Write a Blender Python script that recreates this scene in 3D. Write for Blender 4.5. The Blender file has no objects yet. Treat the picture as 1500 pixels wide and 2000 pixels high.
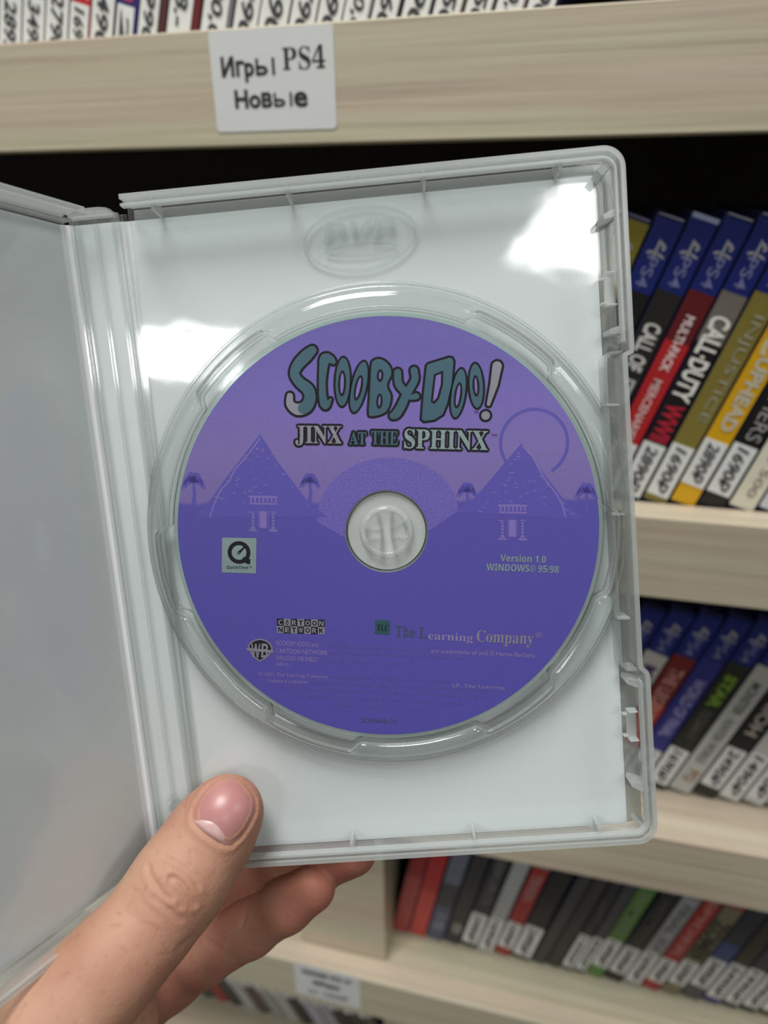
import bpy, math, random
import numpy as np
from mathutils import Matrix, Vector
random.seed(4)
S = bpy.context.scene
COL = S.collection

# ------------------------------------------------------------------ camera, light, exposure
EYE = np.array([0.0, 0.0, 1.45])
F = 1400.0                                   # focal length in pixels of the 1500x2000 frame
XV = np.array([0.96929971, 0.09187984, -0.22807052])      # world axes seen from the camera (x right, y down, z forward)
YV = np.array([0.24550559, -0.41296754, 0.87703182])
ZV = np.array([-0.01360418, -0.90609928, -0.42284633])
WM = np.array([XV, YV, ZV])
cam = bpy.data.cameras.new('camera')
cam.sensor_fit = 'VERTICAL'; cam.sensor_height = 36.0; cam.lens = F * 36 / 2000
cam.clip_start = 0.01; cam.clip_end = 50
cam.dof.use_dof = True; cam.dof.focus_distance = 0.205; cam.dof.aperture_fstop = 9.0
co = bpy.data.objects.new('camera', cam); COL.objects.link(co)
RM = WM @ np.diag([1, -1, -1])
M4 = Matrix.Identity(4)
for i in range(3):
    for j in range(3): M4[i][j] = RM[i, j]
    M4[i][3] = EYE[i]
co.matrix_world = M4
S.camera = co
S.view_settings.view_transform = 'Standard'; S.view_settings.look = 'None'
S.view_settings.gamma = 1.0; S.view_settings.use_curve_mapping = False
S.view_settings.exposure = 0.0
S.cycles.transparent_max_bounces = 32
S.cycles.max_bounces = 8
S.cycles.caustics_reflective = False; S.cycles.caustics_refractive = False
S.cycles.use_denoising = True
w = bpy.data.worlds.new('world'); S.world = w; w.use_nodes = True
w.node_tree.nodes['Background'].inputs[0].default_value = (0.9, 0.95, 1.0, 1)
w.node_tree.nodes['Background'].inputs[1].default_value = 0.0

# ceiling panels: (x, y, watts)
PANELS = [(1.18, -1.82, 17), (-0.50, -3.25, 24), (-1.75, -1.82, 26), (2.6, -3.22, 8),
          (-0.30, -0.10, 33), (1.9, -0.10, 14)]
LIGHTCOL = (1.0, 1.0, 0.985)

# ------------------------------------------------------------------ helpers
def tag(o, label=None, cat=None, group=None, kind=None):
    if label: o['label'] = label
    if cat: o['category'] = cat
    if group: o['group'] = group
    if kind: o['kind'] = kind
    return o

def empty(name, mat=None, parent=None):
    o = bpy.data.objects.new(name, None); COL.objects.link(o)
    o.empty_display_size = 0.01
    if parent: o.parent = parent
    if mat is not None: o.matrix_local = mat
    return o

class MB:
    def __init__(s): s.v = []; s.f = []
    def add(s, vs, fs):
        n = len(s.v); s.v += [tuple(float(c) for c in v) for v in vs]; s.f += [tuple(i + n for i in f) for f in fs]; return s
    def box(s, a, b):
        x0, y0, z0 = a; x1, y1, z1 = b
        return s.add([(x0,y0,z0),(x1,y0,z0),(x1,y1,z0),(x0,y1,z0),(x0,y0,z1),(x1,y0,z1),(x1,y1,z1),(x0,y1,z1)],
                     [(3,2,1,0),(4,5,6,7),(0,1,5,4),(1,2,6,5),(2,3,7,6),(3,0,4,7)])
    def prism(s, poly, z0, z1):
        n = len(poly)
        vs = [(x, y, z0) for x, y in poly] + [(x, y, z1) for x, y in poly]
        fs = [tuple(range(n))[::-1], tuple(range(n, 2*n))] + [(i, (i+1) % n, (i+1) % n + n, i + n) for i in range(n)]
        return s.add(vs, fs)
    def flat(s, poly, z): return s.add([(x, y, z) for x, y in poly], [tuple(range(len(poly)))])
    def ring(s, prof, n=128, c=(0, 0), fr=None, closed=True, cap=False):
        """revolve (r, z) profile; fr(r, z, ang) may bend it"""
        m = len(prof); vs = []
        for i in range(n):
            a = 2*math.pi*i/n
            for r, z in prof:
                if fr: r, z = fr(r, z, a)
                vs.append((c[0] + r*math.cos(a), c[1] + r*math.sin(a), z))
        fs = []
        for i in range(n):
            j = (i+1) % n
            for k in range(m if closed else m-1):
                l = (k+1) % m
                fs.append((i*m+k, j*m+k, j*m+l, i*m+l))
        if cap: fs.append(tuple(i*m+m-1 for i in range(n)))
        return s.add(vs, fs)
    def strip(s, pts, hw, z0, z1, close=False):
        """wall or stroke of half width hw (number or list) along 2D pts"""
        P = np.array(pts, float); n = len(P); L = []; R = []
        for i in range(n):
            if close: d = P[(i+1) % n] - P[i-1]
            else: d = P[min(i+1, n-1)] - P[max(i-1, 0)]
            d = d/ (np.linalg.norm(d)+1e-12); q = np.array([-d[1], d[0]])
            h = hw[i] if isinstance(hw, (list, tuple, np.ndarray)) else hw
            L.append(P[i]+q*h); R.append(P[i]-q*h)
        vs = []
        for i in range(n): vs += [(*L[i], z0), (*R[i], z0), (*R[i], z1), (*L[i], z1)]
        fs = []
        for i in range(n if close else n-1):
            j = (i+1) % n
            for k in range(4): fs.append((i*4+k, i*4+(k+1) % 4, j*4+(k+1) % 4, j*4+k))
        if not close: fs += [(0, 3, 2, 1), tuple((n-1)*4+k for k in range(4))]
        return s.add(vs, fs)
    def blob(s, P, z):
        """flat stroke of varying radius: discs + quads lying in plane z"""
        for i, (x, y, r) in enumerate(P):
            z += .0008
            s.flat([(x+r*math.cos(t*math.pi/12), y+r*math.sin(t*math.pi/12)) for t in range(24)], z)
            z += .0008
            if i:
                X, Y, R = P[i-1]; d = math.hypot(x-X, y-Y)+1e-9; nx, ny = -(y-Y)/d, (x-X)/d
                s.flat([(X+nx*R, Y+ny*R), (X-nx*R, Y-ny*R), (x-nx*r, y-ny*r), (x+nx*r, y+ny*r)][::-1], z)
        return s
    def build(s, name, mat, parent=None, sc=1.0, tf=None, smooth=False, bevel=0, mw=None, recalc=True):
        me = bpy.data.meshes.new(name)
        V = np.array(s.v, float)
        if tf is not None: V = tf(V)
        V = V*sc
        me.from_pydata([tuple(v) for v in V], [], s.f); me.update()
        if recalc:
            import bmesh
            b = bmesh.new(); b.from_mesh(me); bmesh.ops.recalc_face_normals(b, faces=b.faces); b.to_mesh(me); b.free()
        for m in (mat if isinstance(mat, list) else [mat]): me.materials.append(m)
        if smooth: me.polygons.foreach_set('use_smooth', [True]*len(me.polygons))
        o = bpy.data.objects.new(name, me); COL.objects.link(o)
        if parent: o.parent = parent
        if mw is not None: o.matrix_local = mw
        if bevel:
            bv = o.modifiers.new('bevel', 'BEVEL'); bv.width = bevel; bv.segments = 2; bv.limit_method = 'ANGLE'
        return o

# ------------------------------------------------------------------ materials
MATS = {}
def srgb(r, g, b):
    f = lambda c: (c/255/12.92) if c/255 <= .04045 else ((c/255+.055)/1.055)**2.4
    return (f(r), f(g), f(b), 1)
def mat(name):
    m = bpy.data.materials.new(name); m.use_nodes = True
    return m, m.node_tree, m.node_tree.nodes['Principled BSDF']
def pm(rgb, rough=.5, noise=0.06, scale=60, spec=.5, metal=0, key=None):
    k = key or (tuple(rgb), rough, noise, scale, spec, metal)
    if k in MATS: return MATS[k]
    m, t, p = mat('material')
    p.inputs['Roughness'].default_value = rough; p.inputs['Metallic'].default_value = metal
    p.inputs['Specular IOR Level'].default_value = spec
    c = srgb(*rgb)
    n = t.nodes.new('ShaderNodeTexNoise'); n.inputs['Scale'].default_value = scale; n.inputs['Detail'].default_value = 3
    tc = t.nodes.new('ShaderNodeTexCoord'); t.links.new(tc.outputs['Object'], n.inputs['Vector'])
    mx = t.nodes.new('ShaderNodeMix'); mx.data_type = 'RGBA'
    mx.inputs['A'].default_value = tuple(x*(1-noise) for x in c[:3])+(1,); mx.inputs['B'].default_value = tuple(min(1, x*(1+noise)) for x in c[:3])+(1,)
    t.links.new(n.outputs['Fac'], mx.inputs['Factor']); t.links.new(mx.outputs['Result'], p.inputs['Base Color'])
    MATS[k] = m; return m

def plastic(name, body, tint=(.97, .985, .98), diff=(.86, .88, .87), rough=.12, edge=.55, bump=0, power=2.2):
    """clear or frosted polypropylene: lets light through, scatters some of it, shines"""
    m = bpy.data.materials.new(name); m.use_nodes = True; t = m.node_tree; t.nodes.clear()
    N = t.nodes.new
    out = N('ShaderNodeOutputMaterial'); tr = N('ShaderNodeBsdfTransparent'); tr.inputs[0].default_value = (*tint, 1)
    df = N('ShaderNodeBsdfDiffuse'); df.inputs[0].default_value = (*diff, 1)
    tl = N('ShaderNodeBsdfTranslucent'); tl.inputs[0].default_value = (*diff, 1)
    md = N('ShaderNodeMixShader'); md.inputs[0].default_value = .45
    t.links.new(df.outputs[0], md.inputs[1]); t.links.new(tl.outputs[0], md.inputs[2])
    lw = N('ShaderNodeLayerWeight'); lw.inputs['Blend'].default_value = .5
    pw = N('ShaderNodeMath'); pw.operation = 'POWER'; pw.inputs[1].default_value = power
    t.links.new(lw.outputs['Facing'], pw.inputs[0])
    ma = N('ShaderNodeMath'); ma.operation = 'MULTIPLY_ADD'; ma.inputs[1].default_value = edge; ma.inputs[2].default_value = body; ma.use_clamp = True
    t.links.new(pw.outputs[0], ma.inputs[0])
    m1 = N('ShaderNodeMixShader'); t.links.new(ma.outputs[0], m1.inputs[0]); t.links.new(tr.outputs[0], m1.inputs[1]); t.links.new(md.outputs[0], m1.inputs[2])
    gl = N('ShaderNodeBsdfGlossy'); gl.inputs['Roughness'].default_value = rough
    p5 = N('ShaderNodeMath'); p5.operation = 'POWER'; p5.inputs[1].default_value = 5; t.links.new(lw.outputs['Facing'], p5.inputs[0])
    fr = N('ShaderNodeMath'); fr.operation = 'MULTIPLY_ADD'; fr.inputs[1].default_value = .9; fr.inputs[2].default_value = .04; t.links.new(p5.outputs[0], fr.inputs[0])
    m2 = N('ShaderNodeMixShader'); t.links.new(fr.outputs[0], m2.inputs[0]); t.links.new(m1.outputs[0], m2.inputs[1]); t.links.new(gl.outputs[0], m2.inputs[2])
    t.links.new(m2.outputs[0], out.inputs[0])
    if bump:
        n = N('ShaderNodeTexNoise'); n.inputs['Scale'].default_value = 28; n.inputs['Detail'].default_value = 3
        tc = N('ShaderNodeTexCoord'); t.links.new(tc.outputs['Object'], n.inputs['Vector'])
        b = N('ShaderNodeBump'); b.inputs['Strength'].default_value = bump; b.inputs['Distance'].default_value = .002
        t.links.new(n.outputs['Fac'], b.inputs['Height'])
        for q in (gl, df, tl): t.links.new(b.outputs[0], q.inputs['Normal'])
    return m

P_PANEL = plastic('clear_polypropylene', .05, rough=.06, edge=.2, bump=.10)
P_RIM = plastic('frosted_polypropylene', .17, diff=(.74, .77, .76), rough=.22, edge=.40)
P_LIP = plastic('milky_polypropylene', .36, diff=(.78, .81, .80), rough=.28, edge=.35)
P_SPINE = plastic('worn_hinge_plastic', .10, rough=.34, edge=.2, bump=.3)
P_DISH = plastic('clear_dish_plastic', .03, tint=(.985, .995, .99), diff=(.92, .95, .94), rough=.08, edge=.30, power=2.2)
P_LINE = plastic('raised_plastic_edge', .09, diff=(.86, .89, .90), rough=.15, edge=.55, power=1.4)
P_HUB = plastic('clear_hub_plastic', .12, tint=(.985, .995, .99), diff=(.92, .95, .94), rough=.1, edge=.5, power=1.5)
P_FROST = plastic('frosted_white_plastic', .72, diff=(.93, .95, .94), rough=.25, edge=.2)
P_FILM = plastic('cloudy_sleeve_film', .42, diff=(.52, .54, .54), rough=.3, edge=.2)
P_PC = plastic('clear_disc_edge', .25, tint=(.86, .95, .93), diff=(.80, .90, .88), rough=.1, edge=.5, power=1.3)

PAPER = pm((236, 238, 241), .8, .012, 30)
INK = pm((38, 37, 40), .6)
STICK = pm((214, 216, 214), .45, .02, 40)
WHITE = pm((214, 214, 210), .5, .03)

def wood():
    m, t, p = mat('pale_wood_laminate'); N = t.nodes.new; L = t.links.new
    tc = N('ShaderNodeTexCoord'); mp = N('ShaderNodeMapping'); mp.inputs['Scale'].default_value = (1.4, 75, 75)
    L(tc.outputs['Object'], mp.inputs['Vector'])
    n1 = N('ShaderNodeTexNoise'); n1.inputs['Scale'].default_value = 3.2; n1.inputs['Detail'].default_value = 5; n1.inputs['Roughness'].default_value = .6
    L(mp.outputs[0], n1.inputs['Vector'])
    mp2 = N('ShaderNodeMapping'); mp2.inputs['Scale'].default_value = (.5, 14, 14); L(tc.outputs['Object'], mp2.inputs['Vector'])
    n2 = N('ShaderNodeTexNoise'); n2.inputs['Scale'].default_value = 2.0; n2.inputs['Detail'].default_value = 2; L(mp2.outputs[0], n2.inputs['Vector'])
    r1 = N('ShaderNodeValToRGB'); e = r1.color_ramp.elements
    e[0].position = .30; e[0].color = srgb(176, 164, 150); e[1].position = .62; e[1].color = srgb(203, 196, 178)
    q = r1.color_ramp.elements.new(.45); q.color = srgb(194, 184, 166)
    L(n1.outputs['Fac'], r1.inputs[0])
    r2 = N('ShaderNodeValToRGB'); e = r2.color_ramp.elements
    e[0].position = .38; e[0].color = (.93, .86, .82, 1); e[1].position = .6; e[1].color = (.93, .97, .86, 1)
    L(n2.outputs['Fac'], r2.inputs[0])
    mx = N('ShaderNodeMix'); mx.data_type = 'RGBA'; mx.blend_type = 'MULTIPLY'; mx.inputs['Factor'].default_value = 1
    L(r1.outputs[0], mx.inputs['A']); L(r2.outputs[0], mx.inputs['B']); L(mx.outputs['Result'], p.inputs['Base Color'])
    p.inputs['Roughness'].default_value = .38
    b = N('ShaderNodeBump'); b.inputs['Strength'].default_value = .12; b.inputs['Distance'].default_value = .001
    L(n1.outputs['Fac'], b.inputs['Height']); L(b.outputs[0], p.inputs['Normal'])
    return m
WOOD = wood()
BLACKBACK = pm((22, 22, 23), .8, .1, 10)

# ------------------------------------------------------------------ text as mesh, normalised to a unit box
TXT = {}
def tmesh(body, mt, offset=0.0, extrude=0.0, shear=0.0):
    k = (body, mt.name, offset, extrude, shear)
    if k in TXT: return TXT[k]
    c = bpy.data.curves.new('text', 'FONT'); c.body = body; c.offset = offset; c.extrude = extrude; c.resolution_u = 4; c.shear = shear
    c.align_x = 'CENTER'; c.space_line = .85
    o = bpy.data.objects.new('text', c); COL.objects.link(o)
    dg = bpy.context.evaluated_depsgraph_get(); dg.update()
    me = bpy.data.meshes.new_from_object(o.evaluated_get(dg)); bpy.data.objects.remove(o); bpy.data.curves.remove(c)
    V = np.array([v.co for v in me.vertices]); lo = V.min(0); hi = V.max(0); sz = np.maximum(hi-lo, 1e-6)
    V2 = (V-lo)/sz
    if extrude == 0: V2[:, 2] = 0
    me.vertices.foreach_set('co', V2.ravel()); me.update()
    me.materials.clear(); me.materials.append(mt); me['aspect'] = float(sz[0]/sz[1])
    TXT[k] = me; return me
def text(name, body, p0, ex, ey, mt, parent, offset=0, nrm=None, extrude=0, shear=0, thick=1.0):
    """p0 = lower left corner, ex / ey = baseline and height vectors (in parent space)"""
    me = tmesh(body, mt, offset, extrude, shear)
    ex = Vector(ex); ey = Vector(ey); nz = (Vector(nrm) if nrm else ex.cross(ey)).normalized()*thick
    m = Matrix.Identity(4)
    for i in range(3): m[i][0] = ex[i]; m[i][1] = ey[i]; m[i][2] = nz[i]; m[i][3] = p0[i]
    o = bpy.data.objects.new(name, me); COL.objects.link(o); o.parent = parent; o.matrix_local = m
    return o

def swept(name, body, p0, ex, ey, mt, parent, rad, n=12):
    """lettering thickened evenly by rad: one mesh"""
    me = tmesh(body, mt); V = np.array([v.co for v in me.vertices]); Fc = [tuple(p_.vertices) for p_ in me.polygons]
    p0, ex, ey = (np.array(a, float) for a in (p0, ex, ey)); nz = np.cross(ex, ey); nz /= np.linalg.norm(nz); ux = ex/np.linalg.norm(ex); uy = ey/np.linalg.norm(ey)
    b = MB()
    for k in range(n):
        a = 2*math.pi*k/n; o_ = ux*rad*math.cos(a)+uy*rad*math.sin(a)+nz*k*2e-6
        b.add(p0+V[:, :1]*ex+V[:, 1:2]*ey+o_, Fc)
    return b.build(name, mt, parent, recalc=False)

# ------------------------------------------------------------------ the shop room and the shelving
D0 = 0.40                        # camera to the front of the boards
ROOM = [('floor', (-3.2, -6, -.06), (4.0, .80, 0), pm((84, 80, 76), .4, .1, 3)),
        ('ceiling', (-3.2, -6, 3.0), (4.0, .80, 3.06), pm((225, 225, 222), .8, .02, 4)),
        ('wall_back', (-3.2, .72, 0), (4.0, .80, 3.0), pm((200, 198, 190), .8, .04, 4)),
        ('wall_front', (-3.2, -6.08, 0), (4.0, -6, 3.0), pm((150, 150, 148), .8, .04, 4)),
        ('wall_left', (-3.28, -6, 0), (-3.2, .80, 3.0), pm((170, 168, 164), .8, .04, 4)),
        ('wall_right', (4.0, -6, 0), (4.08, .80, 3.0), pm((170, 168, 164), .8, .04, 4))]
for nm, a, b, m in ROOM:
    tag(MB().box(a, b).build(nm, m), kind='structure')
for i, (x, y, wt) in enumerate(PANELS):
    o = empty('ceiling_light', Matrix.Translation((x, y, 2.985)))
    tag(o, ['square white ceiling light above and behind the case, front right one', 'square white ceiling light, far one left of the middle',
            'square white ceiling light by the left wall', 'square white ceiling light in the far right corner',
            'square white ceiling light just before the shelves', 'square white ceiling light before the right end of the shelves'][i], 'ceiling light', 'square ceiling lights')
    f = MB()
    for a, b in (((-.31, -.31, -.01), (.31, -.30, .015)), ((-.31, .30, -.01), (.31, .31, .015)), ((-.31, -.30, -.01), (-.30, .30, .015)), ((.30, -.30, -.01), (.31, .30, .015))): f.box(a, b)
    f.build('light_frame', WHITE, o)
    l = bpy.data.lights.new('lamp', 'AREA'); l.shape = 'SQUARE'; l.size = .59; l.energy = wt; l.color = LIGHTCOL
    lo = bpy.data.objects.new('lamp', l); COL.objects.link(lo); lo.parent = o; lo.location = (0, 0, -.005)

FB = [EYE[2] + D0*v for v in (.663, .041, -.583, -1.205, -1.820, -2.442)]     # underside of each front board
FH = .0532; LIP = .004; FT = .022
X0, X1 = -1.35, 1.15
BN = ['topmost', 'upper', 'second', 'third', 'fourth', 'lowest']
BL = ['pale wood front board above the top row of cases', 'pale wood front board carrying the white new games sticker', 'pale wood front board under the yellow game case',
      'pale wood front board under the second row of cases, right of the open case', 'pale wood front board with the blurred three line sticker',
      'pale wood front board below the lowest row of cases']
for i, z in enumerate(FB):
    b = MB().box((X0, D0, z), (X1, D0+FT, z+FH)).build('shelf_board', WOOD, bevel=.0008)
    tag(b, BL[i], 'shelf', 'front boards of the shelving')
    b['label'] = BL[i]
    s = MB().box((X0, D0+FT, z+FH-LIP-.016), (X1, D0+.30, z+FH-LIP)).build('shelf_panel', WOOD, b)
tag(MB().box((X0, D0+.30, .2), (X1, D0+.312, 2.2)).build('back_panel', BLACKBACK), 'black back panel closing the shelving behind the cases', 'panel')
tag(MB().box((X0-.018, D0, 0), (X0, D0+.312, 2.2)).build('side_panel', WOOD), 'pale wood upright at the left end of the shelving', 'panel')
tag(MB().box((X1, D0, 0), (X1+.018, D0+.312, 2.2)).build('side_panel', WOOD), 'pale wood upright at the right end of the shelving', 'panel')
# upright block left of the third row of cases, divider right of the lowest row
def shelf_top(i): return FB[i]+FH-LIP
def ray(x, y, Y):
    """point where the sight line through a photo pixel meets the vertical plane at distance Y"""
    r = WM @ np.array([x-750, y-1000, F]); return EYE + r*(Y/r[1])
xr_ = ray(752, 1870, D0+FT)[0]
tag(MB().box((xr_-.085, D0+FT+.001, shelf_top(4)), (xr_, D0+.30, FB[3]+FH-LIP-.016)).build('upright_block', WOOD), 'pale wood upright left of the two red game cases', 'panel')
xr4 = ray(724, 1985, D0+.06)[0]

# stickers on the boards
def sticker(pxs, lines, name, label):
    c = [ray(x, y, D0) for x, y in pxs]      # TL TR BR BL
    x0 = (c[0][0]+c[3][0])/2; x1 = (c[1][0]+c[2][0])/2; z1 = (c[0][2]+c[1][2])/2; z0 = (c[2][2]+c[3][2])/2
    wd, ht = x1-x0, z1-z0
    M = Matrix.Translation((x0, D0-.0002, z0)) @ Matrix.Rotation(math.pi/2, 4, 'X')
    o = empty(name, M); tag(o, label, 'sticker')
    r = .002; pl = []
    for cx, cy, a0 in ((wd-r, r, -90), (wd-r, ht-r, 0), (r, ht-r, 90), (r, r, 180)):
        for k in range(6): a = math.radians(a0+k*18); pl.append((cx+r*math.cos(a), cy+r*math.sin(a)))
    MB().prism(pl, 0, .00015).build('sticker_paper', STICK, o)
    for body, bx, by, bw, bh, off in lines:
        if body == '\u044b':
            H_, W_b = bh*ht, bw*wd; k = .20*H_; g = MB(); x_, y_ = bx*wd, by*ht
            g.box((x_, y_, .0003), (x_+k, y_+H_, .00035)); g.box((x_+W_b-k, y_, .0003), (x_+W_b, y_+H_, .00035))
            rx_ = W_b*.34-k/2; ry_ = H_*.29-k/2
            g.strip([(x_+k*.5, y_+k/2+2*ry_)]+[(x_+W_b*.30+(rx_-.0001)*math.sin(a_), y_+k/2+ry_+ry_*math.cos(a_)) for a_ in np.linspace(0, math.pi, 14)]+[(x_+k*.5, y_+k/2)], k/2, .0003, .00035)
            g.build('printed_words', INK, o); continue
        if off >= .014: swept('printed_words', body, (bx*wd, by*ht, .0003), (bw*wd, 0, 0), (0, bh*ht, 0), INK, o, .00042, 10)
        else: text('printed_words', body, (bx*wd, by*ht, .0003), (bw*wd, 0, 0), (0, bh*ht, 0), INK, o, off)
    return o
sticker([(408, 62), (652, 45), (657, 250), (424, 260)],
        [('Игp', .09, .50, .26, .245, .014), ('\u044b', .37, .553, .155, .165, 0), ('\U0001D40F\U0001D412\U0001D7D2', .59, .59, .34, .225, 0), ('Hoв', .18, .24, .30, .175, .014), ('\u044b', .50, .238, .15, .14, 0), ('e', .67, .236, .10, .135, .014)],
        'shelf_sticker', 'white square sticker with black Cyrillic print on the upper board')
sticker([(575, 1878), (704, 1910), (703, 1972), (577, 1936)],
        [('Аренда игр от', .12, .70, .76, .16, .03), ('500\u20bd/день', .28, .42, .42, .15, .03), ('от 1000\u20bd', .2, .13, .62, .15, .01)],
        'shelf_sticker', 'blurred white sticker with three grey lines on the lower board beside the fingers')

# ------------------------------------------------------------------ game cases on the shelves
CH, CDP = .170, .130
SHELL = {}
def cm(c, r=.35): return pm(c, r, .08, 90)
BLUE = (24, 36, 108); DKB = (28, 30, 70)
def game_case(x0, th, lean, zi, rec, spec, group):
    """x0 = left foot on the shelf; spec: dict"""
    zb = shelf_top(zi)
    a = math.radians(lean)
    if lean >= 0: M = Matrix.Translation((x0+th*math.cos(a), D0+rec, zb)) @ Matrix.Rotation(a, 4, 'Y') @ Matrix.Translation((-th, 0, 0))
    else: M = Matrix.Translation((x0, D0+rec, zb)) @ Matrix.Rotation(a, 4, 'Y')
    if lean >= 0:   # rotating to the right lifts the left foot
        pass
    o = empty('game_case', M); tag(o, spec['label'], 'game case', group)
    th -= .0004
    base = spec.get('shell', (24, 32, 76))
    MB().box((0, .0008, 0), (th, CDP, CH)).build('case_shell', cm(base, .25), o, bevel=.0012)
    e = .0007
    def panel(nm, t0, t1, c, y=0, x_0=e, x_1=None, m=None):
        x_1 = th-e if x_1 is None else x_1
        return MB().box((x_0, y-.0002, t0*CH), (x_1, y+.0009, t1*CH)).build(nm, m or cm(c), o)
    ban = spec.get('banner', True)
    body = spec['col']; top = .985
    if ban:
        panel('banner', .765, top, spec.get('bcol', BLUE), -.0001)
        b = MB(); th2 = th
        # emblem: upright letter with a curved foot
        cx = th*.52; bz = .90*CH; k = th/.014
        b.add([(cx-.0012*k, -.0006, bz-.004), (cx+.0001*k, -.0006, bz-.0045), (cx+.0001*k, -.0006, bz+.004), (cx-.0012*k, -.0006, bz+.005)], [(0, 1, 2, 3)])
        b.add([(cx+.0001*k, -.0006, bz+.004), (cx+.0001*k, -.0006, bz+.0025), (cx+.0016*k, -.0006, bz+.0012), (cx+.0016*k, -.0006, bz-.0004), (cx+.0030*k, -.0006, bz-.0002), (cx+.0034*k, -.0006, bz+.0018), (cx+.0018*k, -.0006, bz+.0034)], [(0, 1, 2, 3, 4, 5, 6)])
        b.add([(cx-.0016*k, -.0006, bz-.0012), (cx-.0045*k, -.0006, bz-.0024), (cx-.0044*k, -.0006, bz-.0038), (cx-.0016*k, -.0006, bz-.0030)], [(0, 1, 2, 3)])
        b.add([(cx+.0005*k, -.0006, bz-.0016), (cx+.0040*k, -.0006, bz-.0026), (cx+.0044*k, -.0006, bz-.0040), (cx+.0005*k, -.0006, bz-.0030)], [(0, 1, 2, 3)])
        b.build('emblem', pm((150, 150, 158), .5), o, recalc=False)
        text('console_mark', 'PS4', (th*.30, -.0007, .875*CH), (0, 0, -.095*CH), (th*.40, 0, 0), pm((112, 116, 160), .5), o, .01, nrm=(0, -1, 0))
        if spec.get('white_top'): panel('top_strip', .985, 1.0, (150, 160, 190), -.0001)
        top = .765
    segs = spec.get('segs')
    if segs:
        for (t0, t1, c) in segs: panel('spine_cover', t0, t1, c)
    else: panel('spine_cover', .012, top, body)
    for (tx, t1, t0, xa, xb, c, off) in spec.get('titles', []):
        text('title_lettering', tx, (xa*th, -.0006, t1*CH), (0, 0, -(t1-t0)*CH), ((xb-xa)*th, 0, 0), pm(c, .5), o, off, nrm=(0, -1, 0))
    pr = spec.get('price')
    if pr:
        body_t, t1, t0, xa, xb, q1, q0 = pr
        l = MB().box((xa*th, -.0005, t0*CH), (xb*th, -.0001, t1*CH)).build('price_label', STICK, o)
        text('price_writing', body_t, ((xa+.22*(xb-xa))*th, -.0009, q1*CH), (0, 0, -(q1-q0)*CH), (.56*(xb-xa)*th, 0, 0), pm((48, 48, 54), .6), l, .02, nrm=(0, -1, 0), shear=.15)
    return o

def row(px, zi, rec, lean, specs, group, ypx):
    """px = foot positions read along the row"""
    xs = [ray(x, y, D0+rec)[0] for x, y in px]
    for i, sp in enumerate(specs):
        ln = lean[i] if isinstance(lean, list) else lean
        wd = xs[i+1]-xs[i]
        game_case(xs[i], min(wd*math.cos(math.radians(ln)), sp.get('th', .1)), ln, zi, rec, sp, group)

def P(t, a=.235, b=.045, xa=.04, xb=.93, q1=None, q0=None): return (t, a, b, xa, xb, a-.01 if q1 is None else q1, b+.015 if q0 is None else q0)

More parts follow.
